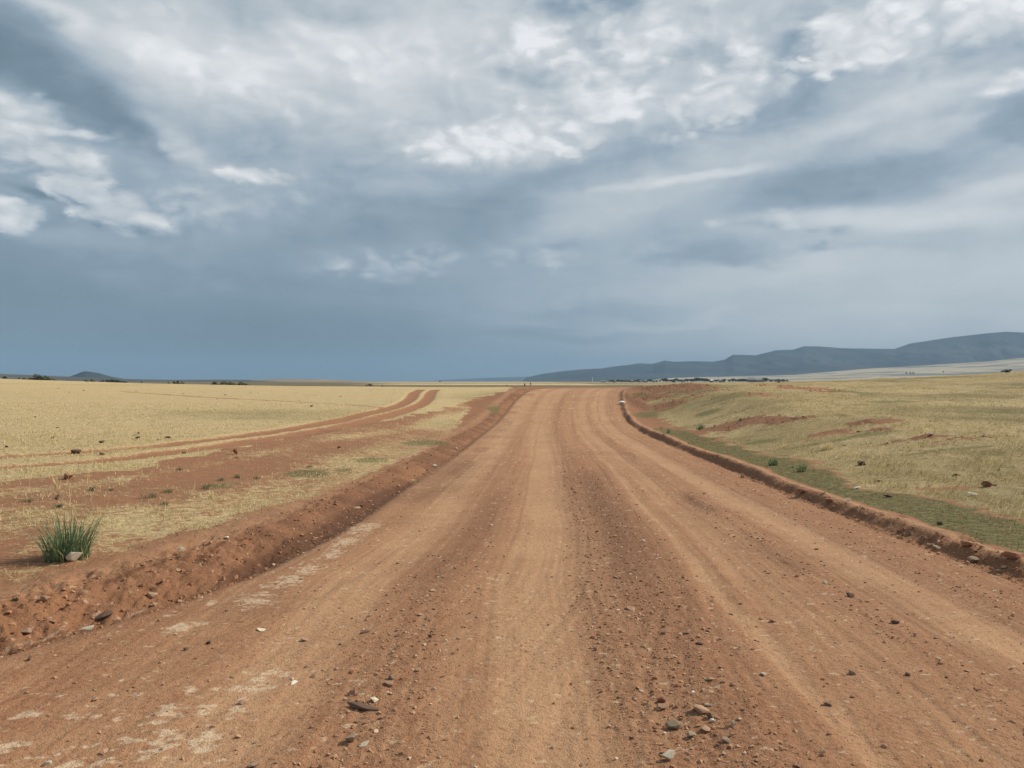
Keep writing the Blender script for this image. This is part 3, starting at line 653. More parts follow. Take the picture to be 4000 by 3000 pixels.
def isl_mat(name, c1, c2, c3):
    m, nt, b = new_mat(name)
    geo = nt.node('ShaderNodeNewGeometry'); r = geo.outputs['Random Per Island']
    col = nt.mix(nt.rng(r, .0, .7), c1, c2); col = nt.mix(nt.rng(r, .86, .97), col, c3)
    nt.l.new(col, b.inputs['Base Color']); return m
M_GRAV = isl_mat('gravel_mix', (.25, .125, .072), (.44, .265, .165), (.56, .43, .31))
M_CLODS = isl_mat('clod_mix', (.27, .125, .065), (.38, .20, .11), (.46, .30, .19))
def sample(n, ymin, ymax, tmin, tmax, pw, smin=.005, smax=.03, k=1.0):
    Y = np.exp(RNG.uniform(math.log(ymin), math.log(ymax), n * 3))
    t = RNG.uniform(tmin, tmax, n * 3); X = XL(Y) + (XR(Y) - XL(Y)) * t
    m = masks(X, Y, False); keep = RNG.random(n * 3) < pw(m)
    X, Y = X[keep][:n], Y[keep][:n]
    S = smin / np.maximum(RNG.random(len(X)), .012) ** .48 * k; S = np.clip(S, smin, smax)
    return X, Y, S
X, Y, S = sample(52000, 2.9, 24, 0, 1, lambda m: np.clip(.10 + m['gravel'] * 1.0 - .08 * m['dust'], 0.02, 1),   .0055, .032)
k = RNG.random(len(X)) > sstep(Y, 8, 23); X, Y, S = X[k], Y[k], S[k] * (1 + .01 * Y[k])
merged('gravel', X, Y, S, M_GRAV, 'fine rusty gravel strewn over the dirt road between the wheel tracks', 'gravel', seed=3)
def bank_pts(n, side, l0, l1, y0, y1):
    Y = np.exp(RNG.uniform(math.log(y0), math.log(y1), n)); l = RNG.uniform(l0, l1, n)
    return (XR(Y) + l if side > 0 else XL(Y) - l), Y
a = bank_pts(2200, 1, -.02, .26, 5.5, 30); b = bank_pts(3800, -1, -.12, .75, 4, 30)
X = np.concatenate([a[0], b[0]]); Y = np.concatenate([a[1], b[1]]); S = np.clip(.012 / np.maximum(RNG.random(len(X)), .03) ** .5, .012, .06)
merged('earth_clods', X, Y, S, M_CLODS, 'crumbled red earth clods on both cut road banks', 'earth clods', seed=4)
n = 90000; Y = RNG.uniform(8, 75, n); X = RNG.uniform(-12, 34, n)
m = masks(X, Y, False); keep = (m['soil'] > .5) & (m['lR'] > .8); X, Y = X[keep][:7000], Y[keep][:7000]
S = np.clip(.02 / np.maximum(RNG.random(len(X)), .03) ** .5, .02, .11) * (.6 + Y / 60)
merged('soil_rubble', X, Y, S, M_CLODS, 'broken red soil rubble on the mounds in the grassland', 'rubble', seed=5)

# ------------------------------------------------------------------ grass
def blades(name, X, Y, Z, h, w, lean, az, mat, label, cat, curve=.5, kind='stuff', segs=2):
    n = len(X); pa = RNG.uniform(0, 6.283, n)
    wx, wy = np.cos(pa) * w / 2, np.sin(pa) * w / 2
    lx, ly = np.cos(az) * lean * h, np.sin(az) * lean * h
    V = []
    fr = [0, .5, 1] if segs == 2 else [0, .35, .7, 1]
    for f in fr[:-1]:
        k = f ** (1 + curve); ww = 1 - f * .45
        zz = Z + h * (f * (1 - .25 * lean * f)) - .01 * (f == 0)
        V.append(np.stack([X + lx * k - wx * ww, Y + ly * k - wy * ww, zz], -1)); V.append(np.stack([X + lx * k + wx * ww, Y + ly * k + wy * ww, zz], -1))
    V.append(np.stack([X + lx, Y + ly, Z + h * (1 - .3 * lean)], -1))
    V = np.stack(V, 1); k = V.shape[1]
    base = (np.arange(n) * k)[:, None]
    F_ = []
    for s in range(len(fr) - 2):
        o = s * 2; F_ += [base + np.array([[o, o + 1, o + 3]]), base + np.array([[o, o + 3, o + 2]])]
    o = (len(fr) - 2) * 2; F_.append(base + np.array([[o, o + 1, o + 2]]))
    me = mesh_np(name, V.reshape(-1, 3), np.concatenate(F_), mat)
    ob = link(name, me)
    return tag(ob, label, cat, kind=kind)
def field_pts(n, y0, y1, u0, u1, pf, clump=.5):
    Y = np.exp(RNG.uniform(math.log(y0), math.log(y1), n)); X = RNG.uniform(u0, u1, n) * Y
    cl = fbm(X * 2.2, Y * 2.2, 2, 131)
    m = masks(X, Y, False); p = pf(m) * np.clip(.15 + (cl - .4) * 5 * clump + (1 - clump), 0, 1)
    k = RNG.random(n) < p; X, Y = X[k], Y[k]
    d = np.minimum(dpoly(X, Y, RUT_A), dpoly(X, Y, RUT_B)); k = d > .46; X, Y = X[k], Y[k]
    return X, Y
# right field: wispy grass bent by the wind to the right
X, Y = field_pts(150000, 6.5, 42, .12, .95, lambda m: np.where((m['lR'] > 1.0), m['grass'] * .6, 0) * (1 - .8 * m['green']) * (1 - .6 * sstep(m['Y'], 15, 24)), 1.0)
Z = zarr(X, Y); h = RNG.uniform(.03, .13, len(X)) * (.6 + .9 * fbm(X * .7, Y * .7, 2, 140))
blades('wispy_grass', X, Y, Z, h, .0045 + .00050 * Y, RNG.uniform(.5, 1.1, len(X)), RNG.normal(-.15, .95, len(X)), M_OLGR, 'wispy olive and straw grass bent to the right on the right hand field', 'grass')
# left field: short straw
X, Y = field_pts(110000, 8, 42, -.95, .0, lambda m: np.where((m['lL'] > .8), m['grass'], 0), .9)
Z = zarr(X, Y); h = RNG.uniform(.02, .055, len(X)) * (1 + .5 * sstep(Y, 15, 40))
blades('straw_grass', X, Y, Z, h, .004 + .00055 * Y, RNG.uniform(.4, 1.5, len(X)), RNG.uniform(0, 6.283, len(X)), M_STRAW, 'short pale straw grass covering the left hand field', 'grass')
# a few taller stalks left
X, Y = field_pts(3800, 8, 22, -.9, -.2, lambda m: np.where(m['lL'] > 2, m['grass'] * .5, 0), .9)
Z = zarr(X, Y); h = RNG.uniform(.12, .32, len(X))
blades('grass_stalks', X, Y, Z, h, .0045 + .00035 * Y, RNG.uniform(.05, .4, len(X)), RNG.normal(0, 1.2, len(X)), M_STRAW, 'tall thin pale grass stalks standing along the left wheel ruts', 'grass')
# sparse dry grass around the big clump and on the left verge
X, Y = field_pts(130000, 4.5, 22, -.95, -.05, lambda m: np.where((m['lL'] > .9), m['grass'] * .75 + .03, 0), .75)
Z = zarr(X, Y); h = RNG.uniform(.012, .05, len(X))
blades('verge_grass', X, Y, Z, h, .0030 + .0003 * Y, RNG.uniform(.4, 1.6, len(X)), RNG.uniform(0, 6.283, len(X)), M_OLGR, 'sparse dry grass on the bare left verge around the green clump', 'grass')
# green weeds on the right strip
X, Y = field_pts(30000, 5.2, 34, .1, .95, lambda m: np.where((m['lR'] > .45) & (m['lR'] < 2.2), m['green'], 0), .4)
Z = zarr(X, Y); h = RNG.uniform(.008, .032, len(X))
blades('green_weeds', X, Y, Z, h, .008 + .0004 * Y, RNG.uniform(.5, 1.8, len(X)), RNG.uniform(0, 6.283, len(X)), M_WEED, 'low bright green weeds carpeting the strip along the right bank', 'weeds')
X, Y = field_pts(26000, 6, 30, -.9, -.0, lambda m: np.where(m['lL'] > .8, m['green'] * .8, 0), .5)
Z = zarr(X, Y); h = RNG.uniform(.012, .04, len(X))
blades('verge_weeds', X, Y, Z, h, .008 + .0004 * Y, RNG.uniform(.5, 1.6, len(X)), RNG.uniform(0, 6.283, len(X)), M_WEED, 'low green weeds in patches on the left verge', 'weeds')

# ------------------------------------------------------------------ plants one can count
def clump_mesh(name, n, hgt, rad, spread, w, mat, seed, bend=.35, dead=0):
    r = np.random.default_rng(seed); V = []; Fc = []
    for i in range(n):
        a = r.uniform(0, 6.283); q = math.sqrt(r.random()) * rad
        bx, by = math.cos(a) * q * 1.2, math.sin(a) * q
        la = a + r.normal(0, .5); ln = spread * (q / rad) * r.uniform(.5, 1.2) + abs(r.normal(0, .08))
        h = hgt * r.uniform(.45, 1.0) * (1 - .25 * (q / rad)); ww = w * r.uniform(.7, 1.2); ta = la + math.pi / 2 + r.normal(0, .5)
        o = len(V); fr = [0, .3, .6, .85, 1]
        for f in fr[:-1]:
            k = f ** (1 + bend * 1.5); wd = ww / 2 * (1 - f ** 2.2)
            cx = bx + math.cos(la) * ln * h * k; cy = by + math.sin(la) * ln * h * k; cz = h * f * (1 - .12 * ln * f) - .02 * (f == 0)
            V += [(cx - math.cos(ta) * wd, cy - math.sin(ta) * wd, cz), (cx + math.cos(ta) * wd, cy + math.sin(ta) * wd, cz)]
        V.append((bx + math.cos(la) * ln * h, by + math.sin(la) * ln * h, h * (1 - .14 * ln)))
        for s in range(3): Fc += [(o + 2 * s, o + 2 * s + 1, o + 2 * s + 3), (o + 2 * s, o + 2 * s + 3, o + 2 * s + 2)]
        Fc.append((o + 6, o + 7, o + 8))
    return mesh_np(name, np.array(V), np.array(Fc), mat)
def plant(name, px, py, hpx, wpx, mat, label, cat, n=80, seed=1, group=None, spread=.45, bw=.011, dead=True):
    x, y = at(px, py); s = y / F; h = hpx * s; r = wpx * s * .30
    root = bpy.data.objects.new(name, None); COL.objects.link(root); root.location = (x, y, zat(x, y)); root.empty_display_size = .1
    tag(root, label, cat, group)
    link('leaves', clump_mesh('leaves', n, h, r, spread, bw, mat, seed), root)
    if dead: link('dry_leaves', clump_mesh('dry_leaves', max(6, n // 5), h * .66, r * 1.05, spread * 2.4, bw * .7, M_STRAW, seed + 50, .8), root)
    return root
G1 = 'spiky blue green clumps on the right verge'
plant('iris_clump', 262, 2186, 232, 215, M_IRIS, 'largest spiky green clump, on the left verge with a pale stone at its foot', 'plant', 260, 1, None, .62, .0095)
plant('iris_clump', 2735, 1680, 32, 42, M_IRIS, 'bushy green clump farthest up the right verge of the four larger ones', 'plant', 70, 2, G1, .5, .018)
plant('iris_clump', 3022, 1818, 38, 48, M_IRIS, 'dense dark green clump on the right verge, left of a near twin', 'plant', 80, 3, G1, .5, .015)
plant('iris_clump', 3130, 1843, 44, 44, M_IRIS, 'looser upright green clump on the right verge, nearest the camera', 'plant', 60, 4, G1, .45, .013)
plant('iris_clump', 2614, 1692, 25, 22, M_IRIS, 'small dark green clump close to the right bank near the bend', 'plant', 40, 5, G1, .4, .018)
plant('iris_clump', 2892, 1647, 18, 14, M_IRIS, 'small green clump standing on the red soil by the mound', 'plant', 28, 6, G1, .4, .02)
plant('iris_clump', 2582, 1672, 10, 18, M_IRIS, 'tiny flat green clump left of the small dark clump', 'plant', 20, 7, G1, .8, .02, False)
plant('iris_clump', 3096, 1828, 14, 14, M_IRIS, 'tiny green shoot between the two largest right clumps', 'plant', 14, 8, G1, .7, .012, False)
plant('iris_clump', 2593, 1700, 12, 8, M_IRIS, 'tiny green shoot on the lip of the right bank', 'plant', 12, 9, G1, .5, .016, False)
plant('young_clump', 2901, 1866, 20, 18, M_SCRUB, 'small pale green sprout on the road side foot of the right bank', 'plant', 30, 10, None, .5, .010, False)
plant('grass_tuft', 3235, 1757, 52, 60, M_STRAW, 'tall straw coloured tuft leaning over a dark root in the right field', 'plant', 110, 11, None, .7, .011, False)
plant('grass_tuft', 3070, 1748, 28, 26, M_STRAW, 'small straw tuft left of the tall leaning one', 'plant', 40, 12, None, .8, .012, False)
plant('grass_tuft', 1618, 1878, 14, 34, M_STRAW, 'straw covered clod lying on the left road edge', 'plant', 60, 13, None, 1.2, .012, False)
plant('grass_tuft', 825, 1952, 60, 22, M_STRAW, 'single tall straw tuft in front of the grey scrub on the left verge', 'plant', 26, 14, None, .35, .007, False)
plant('grass_tuft', 223, 1905, 78, 26, M_STRAW, 'tall straw stalks beside the reddish boulder on the left', 'plant', 30, 15, None, .4, .007, False)
plant('grass_tuft', 785, 2195, 22, 34, M_STRAW, 'small star shaped dry tuft on the left bank', 'plant', 22, 16, None, 1.4, .005, False)
plant('grass_tuft', 515, 2318, 22, 24, M_STRAW, 'tiny dry sprig low on the left bank', 'plant', 14, 17, None, 1.3, .004, False)
GS = 'grey green scrub tufts on the left verge'
for k, (px, py, hp, wp, lb) in enumerate([(582,1945,36,70,'broad grey green scrub tuft above the dry grass on the left verge'),(652,1925,26,44,'smaller scrub tuft right behind the broad one'),(805,1912,34,60,'dark scrub tuft in the middle of the left verge'),(860,1880,22,50,'low scrub tuft right of the dark one'),
       (925,1868,24,36,'scrub tuft close below the field edge on the left verge'),(1000,1872,20,30,'small scrub tuft right of the field edge one'),(355,1918,26,44,'scrub tuft left of the broad one near the boulder'),(700,1840,20,40,'thin scrub tuft on the light grass line'),(430,1915,16,40,'flat scrub tuft between boulder and broad tuft'),
       (640,1970,22,40,'scrub tuft in the dry grass below the broad one'),(228,1985,26,28,'dark twiggy tuft above the green clump'),(105,1965,22,60,'faded scrub tuft at far left'),(1210,1825,14,34,'green scrub tuft near the middle left verge'),(60,2345,10,26,'tiny scrub sprout on the shoulder at far left')]):
    plant('scrub_tuft', px, py, hp, wp, M_SCRUB, lb, 'plant', 60, 30 + k, GS, .9, .006, False)

# ------------------------------------------------------------------ trees
def crown_mesh(name, mat, seed, lobes=7, leaves=520, leaf=.055, wide=.55, low=.18):
    r = random.Random(seed); V = []; Fc = []
    L = []
    for i in range(lobes):
        a = r.uniform(0, 6.283); q = r.uniform(0, wide * .6); z = r.uniform(low + .2, .82)
        L.append((math.cos(a) * q, math.sin(a) * q, z, r.uniform(.13, .26) * (1.15 - .5 * abs(z - .5))))
    for i in range(leaves):
        lx, ly, lz, lr = r.choice(L)
        v = Vector((r.gauss(0, 1), r.gauss(0, 1), r.gauss(0, 1))).normalized() * lr * r.uniform(.35, 1.08) ** .6
        p = Vector((lx, ly, lz)) + Vector((v.x, v.y, v.z * .85))
        n = Vector((r.gauss(0, 1), r.gauss(0, 1), r.gauss(.5, 1))).normalized(); t = n.orthogonal().normalized(); b = n.cross(t)
        s = leaf * r.uniform(.5, 1.3); o = len(V)
        for (c, d) in ((-1, -.5), (.2, -1), (1, .4), (-.3, 1)): V.append(tuple(p + t * c * s + b * d * s))
        Fc.append((o, o + 1, o + 2, o + 3))
    return mesh_np(name, np.array(V), np.array(Fc), mat)
def trunk_mesh(name, seed, top=.55):
    r = random.Random(seed); bm = bmesh.new()
    def limb(a, b, ra, rb):
        a, b = Vector(a), Vector(b); d = (b - a); mtx = Matrix.Translation((a + b) / 2) @ d.to_track_quat('Z', 'Y').to_matrix().to_4x4()
        bmesh.ops.create_cone(bm, cap_ends=True, segments=7, radius1=ra, radius2=rb, depth=d.length, matrix=mtx)
    k = (r.uniform(-.03, .03), r.uniform(-.03, .03), top * .6)
    limb((0, 0, -.03), k, .035, .024)
    for i in range(4):
        a = r.uniform(0, 6.283); limb(k, (k[0] + math.cos(a) * .16, k[1] + math.sin(a) * .16, top + r.uniform(0, .2)), .018, .006)
    me = bpy.data.meshes.new(name); bm.to_mesh(me); bm.free(); me.materials.append(M_BARK); return me
CR = {'dark': [crown_mesh('crown', M_TREE, 200 + k, 6 + k, 520, .05, [.5, .62, .8, .45][k], [.12, .2, .05, .2][k]) for k in range(4)],
      'grey': [crown_mesh('crown', M_TREEG, 300 + k, 6 + k, 380, .045, [.42, .55, .7, .35][k], [.25, .15, .05, .2][k]) for k in range(4)]}
TR = [trunk_mesh('trunk', 400 + k) for k in range(3)]
def tree(px, top, D=None, base=None, wide=1.0, kind='dark', label='', group=None, name='tree', cat='tree'):
    if D is None: x, D = unproj(px, base)
    x = (px - CX) / F * D; zb = float(zbase(np.array([x]), np.array([D]))[0]); zt = H + (CY - top) / F * D; h = max(zt - zb, .4)
    root = bpy.data.objects.new(name, None); COL.objects.link(root); root.location = (x, D, zb); root.empty_display_size = 1
    root.rotation_euler.z = random.uniform(0, 6.28); root.scale = (h * wide, h * wide, h)
    i = random.randrange(4)
    link('crown', CR[kind][i], root); link('trunk', TR[random.randrange(3)], root)
    tag(root, label, cat, group); return root
def far_tree(px, row, hpx, kind, label, group=None):
    d = Vector(((px - CX) / F, 1, -(row - CY) / F)).normalized()
    ok, loc, *_ = SC.ray_cast(DG, Vector((0, 130, H + 130 * -(row - CY) / F)) + Vector(((px - CX) / F * 130, 0, 0)), d, distance=30000)
    if not ok: return
    root = bpy.data.objects.new('tree', None); COL.objects.link(root); root.location = loc; h = hpx / F * loc.y
    root.scale = (h * 1.3, h * 1.3, h); link('crown', random.choice(CR[kind]), root); link('trunk', TR[0], root); return tag(root, label, 'tree', group)
bpy.context.view_layer.update(); DG = bpy.context.evaluated_depsgraph_get()
GA = 'trees behind the left field crest'
for px, top, wd, lb in [(108,1459,1.1,'broad dark tree leftmost of the group beyond the yellow field'),(120,1464,1.0,'second tree of the left group, touching the broad dark one'),(149,1457,.8,'tallest grey green tree in the left group'),(163,1465,.8,'tree right beside the tallest in the left group'),
                        (180,1464,1.2,'wide grey tree at the right of the left group'),(196,1470,.9,'low tree closing the left group at its right'),(20,1466,.6,'faint thin tree at the far left edge of the horizon'),(60,1472,.8,'low bush on the crest left of the left tree group')]:
    tree(px, top - 3, 300 + random.uniform(-15, 25), None, wd, 'grey' if 'grey' in lb else 'dark', lb, GA)
GB = 'dark row of trees below the cone hill'
for k, (px, top) in enumerate([(337,1482),(363,1480),(390,1482),(399,1481)]):
    tree(px, top - 2, 420, None, .6, 'dark', ['thin tree under the left foot of the cone hill','slim dark tree right below the cone hill top','thin tree right of the slim one below the cone hill','thin tree next to the dark row below the cone hill'][k], GB)
for px in range(422, 472, 6): tree(px, 1479 + random.uniform(-1, 1.5), 420 + random.uniform(-10, 10), None, 1.0, 'dark', 'dark round tree in the closed row right of the cone hill', GB)
for px, top, base, lb in [(337,1495,1505,'left of two green shrubs on the crest of the yellow field'),(362,1496,1506,'right of two green shrubs on the crest of the yellow field'),(552,1502,1513,'lone brownish shrub on the field crest'),(659,1497,1513,'narrow shrub left of the open tree group')]:
    tree(px, top, 112, None, .9, 'grey', lb, 'shrubs on the crest of the yellow field', 'shrub', 'shrub')
GC = 'open group of grey trees left of the hedge'
for px, top in [(680,1489),(686,1492),(694,1487),(701,1489),(708,1488),(716,1492)]:
    tree(px, top - 2, 175, None, .6, 'grey', 'grey green tree in the open group of small trees left of the tree row', GC)
GD = 'row of grey trees in front of the dark horizon'
for px in list(range(830, 930, 9)): tree(px, 1486 + random.uniform(0, 4), 235, None, .9, 'grey' , 'grey green tree in the tree row beyond the yellow field', GD)
for px, top in [(940,1490),(950,1488),(958,1489),(975,1493)]: tree(px, top, 238, None, 1.0, 'dark' if px < 970 else 'grey', 'dark round tree at the right end of the tree row' if px < 970 else 'small grey tree closing the tree row at its right', GD)
tree(1447, 1496, None, 1511, 1.3, 'dark', 'round dark bush alone on the plain left of the road', None, 'shrub', 'shrub')
tree(1432, 1501, None, 1510, 1.2, 'dark', 'smaller bush left of the round dark bush on the plain', None, 'shrub', 'shrub')
tree(1493, 1505, None, 1511, 1.4, 'dark', 'tiny low bush right of the round dark bush', None, 'shrub', 'shrub')
tree(1718, 1485, 2300, None, 1.3, 'dark', 'lone far tree on the horizon above the field track')
tree(1980, 1502, None, 1508, 1.2, 'dark', 'small lone bush on the plain left of the road crest', None, 'shrub', 'shrub')
tree(2050, 1502, None, 1513, .35, 'grey', 'left of two dark bushes just beyond the road crest', None, 'shrub', 'shrub')
tree(2073, 1501, None, 1513, .35, 'grey', 'right of two dark bushes just beyond the road crest', None, 'shrub', 'shrub')
tree(3930, 1454, None, 1459, 1.8, 'dark', 'dark bush on the crest of the right hand hill', None, 'shrub', 'shrub')
tree(3042, 1487, None, 1500, .6, 'grey', 'dry spindly shrub on the crest of the right field', None, 'shrub', 'shrub')
for k, px in enumerate([3540,3556,3568]): far_tree(px, 1462, 8, 'dark', ['left of three far trees on the pale slope','middle of three far trees on the pale slope','right of three far trees on the pale slope'][k], 'far trees on the pale slope')
far_tree(3685, 1456, 8, 'dark', 'lone far tree on the pale slope farther right')
# village
random.seed(33)
GV = 'trees around the far village'
vt = [(2385,1486),(2393,1484),(2406,1487),(2412,1483),(2424,1485),(2432,1484),(2440,1486),(2449,1485),(2458,1486),(2478,1484),(2486,1484),(2492,1483),(2501,1482),(2512,1486),(2530,1484),(2540,1481),(2549,1485),(2566,1486),(2578,1485),(2590,1479),(2600,1477),(2610,1481),(2621,1481),(2632,1480),(2642,1477),(2652,1481),(2662,1482),
      (2675,1481),(2685,1479),(2700,1480),(2709,1478),(2720,1474),(2730,1475),(2742,1476),(2752,1478),(2762,1477),(2788,1483),(2799,1483),(2830,1480),(2850,1481),(2862,1478),(2872,1481),(2885,1480),(2895,1479),(2905,1479),(2915,1481),(2990,1475),(3010,1482),(3030,1483),(3045,1482),(3060,1480),(3075,1484)]
for i, (px, top) in enumerate(vt):
    big = 1475 if False else top
    tree(px, top - 1.5, (2290 if i % 3 else 2450) + random.uniform(-30, 60), None, random.uniform(1.2, 2.1), 'dark', 'dark tree among the houses of the far village' if px < 2880 else 'dark tree near the long barn at the right end of the far village', GV)
M_WALL = simple_mat('plaster_wall', (.16, .15, .13), (.24, .22, .19), .5); M_ROOF = simple_mat('sheet_roof', (.22, .23, .24), (.34, .35, .36), .4, .6, .3); M_ROOFW = simple_mat('white_roof', (.60, .60, .59), (.70, .70, .69), .4, .6); M_WIN = simple_mat('window_glass', (.03, .035, .04), (.05, .055, .06), 1, .2, .5)
def box_mesh(name, x0, x1, y0, y1, z0, z1, mat):
    V = np.array([(x, y, z) for z in (z0, z1) for y in (y0, y1) for x in (x0, x1)], float)
    Fc = np.array([(0, 2, 3, 1), (4, 5, 7, 6), (0, 1, 5, 4), (2, 6, 7, 3), (0, 4, 6, 2), (1, 3, 7, 5)])
    return mesh_np(name, V, Fc, mat)
def roof_mesh(name, w, d, z, rise, mat, over=.5):
    a, b = w / 2 + over, d / 2 + over
    V = np.array([(-a, -b, z), (a, -b, z), (a, b, z), (-a, b, z), (-a, 0, z + rise), (a, 0, z + rise), (-a, -b, z + .25), (a, -b, z + .25), (a, b, z + .25), (-a, b, z + .25)], float)
    me = bpy.data.meshes.new(name)
    me.from_pydata([tuple(v) for v in V], [], [(0, 3, 2, 1), (0, 1, 7, 6), (2, 3, 9, 8), (6, 7, 5, 4), (8, 9, 4, 5), (0, 6, 4, 9, 3), (1, 2, 8, 5, 7)])
    me.materials.append(mat); return me
def house(px, wpx, top, D, lab, roof, group='houses of the far village', name='house', d=8):
    x = (px - CX) / F * D; zb = float(zbase(np.array([x]), np.array([D]))[0]); zt = H + (CY - top) / F * D; h = zt - zb; w = wpx / F * D
    root = bpy.data.objects.new(name, None); COL.objects.link(root); root.location = (x, D, zb); tag(root, lab, 'house', group)
    hw = h * .6
    wl = link('wall', box_mesh('wall', -w / 2, w / 2, -d / 2, d / 2, -.5, hw, M_WALL), root)
    link('roof', roof_mesh('roof', w, d, hw + .003, h - hw, roof), root)
    k = max(2, int(w / 4))
    for i in range(k):
        cx = -w / 2 + w * (i + .5) / k; link('window', box_mesh('window', cx - .5, cx + .5, -d / 2 - .05, -d / 2 + .05, hw * .4, hw * .8, M_WIN), root)
for px, w, top, rf, lb in [(2357,18,1487,M_ROOF,'low grey building leftmost in the far village'),(2467,13,1485,M_ROOF,'house with a light grey roof in the left half of the far village'),(2522,9,1484,M_ROOF,'small pale walled house in the middle of the far village'),(2556,6,1484,M_ROOF,'tiny grey roofed house right of the small pale house'),(2500,10,1486,M_ROOF,'low house between trees left of the small pale one'),
       (2632,12,1484,M_ROOF,'dull roofed house beneath the tall village trees'),(2668,10,1487,M_ROOF,'low grey roofed shed in front of the tall village trees'),(2778,13,1483,M_ROOFW,'white roofed house left of the thin pole'),(2818,18,1482,M_ROOF,'grey roofed house right of the thin pole'),
       (2937,30,1476,M_ROOF,'large grey roofed barn at the right of the village'),(2968,28,1478,M_ROOF,'long grey roofed barn wing joined beside the large barn'),(2400,12,1487,M_ROOF,'grey shed between the leftmost village trees')]:
    house(px, w, top, 2330 + random.uniform(-20, 20), lb, rf)
def mast(px, top, D, r, lab, mat, name, head=False):
    x = (px - CX) / F * D; zb = float(zbase(np.array([x]), np.array([D]))[0]); h = H + (CY - top) / F * D - zb
    root = bpy.data.objects.new(name, None); COL.objects.link(root); root.location = (x, D, zb)
    bm = bmesh.new(); bmesh.ops.create_cone(bm, cap_ends=True, segments=10, radius1=r, radius2=r * .7, depth=h + 1, matrix=Matrix.Translation((0, 0, h / 2 - .5)))
    me = bpy.data.meshes.new('pole'); bm.to_mesh(me); bm.free(); me.materials.append(mat); link('pole', me, root)
    if head:
        bm = bmesh.new(); bmesh.ops.create_cone(bm, cap_ends=True, segments=14, radius1=r * 1.2, radius2=r * 2.0, depth=h * .14, matrix=Matrix.Translation((0, 0, h * .80)))
        bmesh.ops.create_cone(bm, cap_ends=True, segments=14, radius1=r * 2.0, radius2=r * .4, depth=h * .12, matrix=Matrix.Translation((0, 0, h * .93)))
        me = bpy.data.meshes.new('tank'); bm.to_mesh(me); bm.free(); me.materials.append(mat); link('tank', me, root)
    else:
        link('crossarm', box_mesh('crossarm', -1.2, 1.2, -.1, .1, h * .9, h * .9 + .25, mat), root)
    tag(root, lab, 'tower' if head else 'pole')
mast(2314, 1474, 2350, .85, 'slim white water tower standing alone left of the far village', M_ROOFW, 'water_tower', True)
mast(2807, 1469, 2340, .30, 'thin dark pole rising above the far village', M_BARK, 'utility_pole')

# ------------------------------------------------------------------ haze
me = box_mesh('haze', -25500, 25500, -1200, 27500, -8.0, 760, None)
hz = link('haze', me); tag(hz, 'thin pale air between the road and the mountains', 'haze', kind='stuff')
hm = bpy.data.materials.new('haze_air'); hm.use_nodes = True; nt = hm.node_tree; nt.nodes.remove(nt.nodes['Principled BSDF'])
pv = nt.nodes.new('ShaderNodeVolumePrincipled'); pv.inputs['Color'].default_value = (.36, .57, .82, 1); pv.inputs['Density'].default_value = 6.0e-5; pv.inputs['Anisotropy'].default_value = .0
nt.links.new(pv.outputs[0], nt.nodes['Material Output'].inputs['Volume']); me.materials.append(hm)

# ------------------------------------------------------------------ sky
SUN_DIR = Vector((.90, .38, .74)).normalized()
SUN_EL = math.asin(SUN_DIR.z); SUN_AZ = math.atan2(SUN_DIR.x, SUN_DIR.y)
W = bpy.data.worlds.new('sky'); SC.world = W; W.use_nodes = True; W['kind'] = 'structure'
nt = NT(W.node_tree); bgn = nt.n['Background']
tc = nt.node('ShaderNodeTexCoord'); Dv = tc.outputs['Generated']
xyz = nt.sep(Dv); az = nt.math('ARCTAN2', xyz[0], xyz[1]); el = nt.math('ARCSINE', xyz[2])
P0 = nt.comb(az, el, 0)
Ds = nt.vmath('MULTIPLY', Dv, (1.0, 1.0, 2.4))
w1 = nt.noise(Ds, 2.6, 5, .55, 0, True); w2 = nt.noise(Ds, 9.0, 6, .62, 0, True)
Pw = nt.vmath('ADD', P0, nt.vmath('MULTIPLY', nt.vmath('SUBTRACT', w1, (.5, .5, .5)), (.22, .12, 0)))
Pc = nt.vmath('ADD', P0, nt.vmath('MULTIPLY', nt.vmath('SUBTRACT', w2, (.5, .5, .5)), (.05, .035, 0)))
def puffs(off):
    v = nt.vmath('ADD', nt.vmath('MULTIPLY', Dv, (1, 1, 1.7)), off)
    v = nt.vmath('ADD', v, nt.vmath('MULTIPLY', nt.vmath('SUBTRACT', w2, (.5, .5, .5)), (.06, .06, .05)))
    n = nt.noise(v, 9, 7, .62)
    acc = None
    for sc_, am in ((8, .50), (17, .30), (36, .20)):            # rounded billows with creases
        b = nt.math('MULTIPLY', nt.math('ABSOLUTE', nt.math('SUBTRACT', nt.noise(v, sc_, 0, 0), .5)), am)
        acc = b if acc is None else nt.math('ADD', acc, b)
    return nt.math('ADD', nt.math('MULTIPLY', n, .6), nt.math('MULTIPLY', nt.rng(acc, .0, .26, .0, 1, False), .5))
puff = puffs((0, 0, 0)); puffb = puffs((.012, .002, .018))
shade = nt.math('ADD', nt.math('MULTIPLY', nt.math('SUBTRACT', puff, puffb), .9), nt.math('MULTIPLY', nt.math('SUBTRACT', puff, .5), .25))
def ae(px, py):
    dx = (px - CX) / F; dy = -(py - CY) / F
    return math.atan(dx), math.atan(dy / math.sqrt(1 + dx * dx))
def ell(vec, px, py, rx, ry, rot):
    a, e = ae(px, py); mp = nt.node('ShaderNodeMapping', vector_type='TEXTURE'); nt.put(mp.inputs[0], vec)
    k = 1 / (1 + ((px - CX) / F) ** 2)
    mp.inputs['Location'].default_value = (a, e, 0); mp.inputs['Rotation'].default_value = (0, 0, math.radians(rot)); mp.inputs['Scale'].default_value = (rx / F * k, ry / F * math.sqrt(k), 1)
    return nt.vmath('LENGTH', mp.outputs[0])
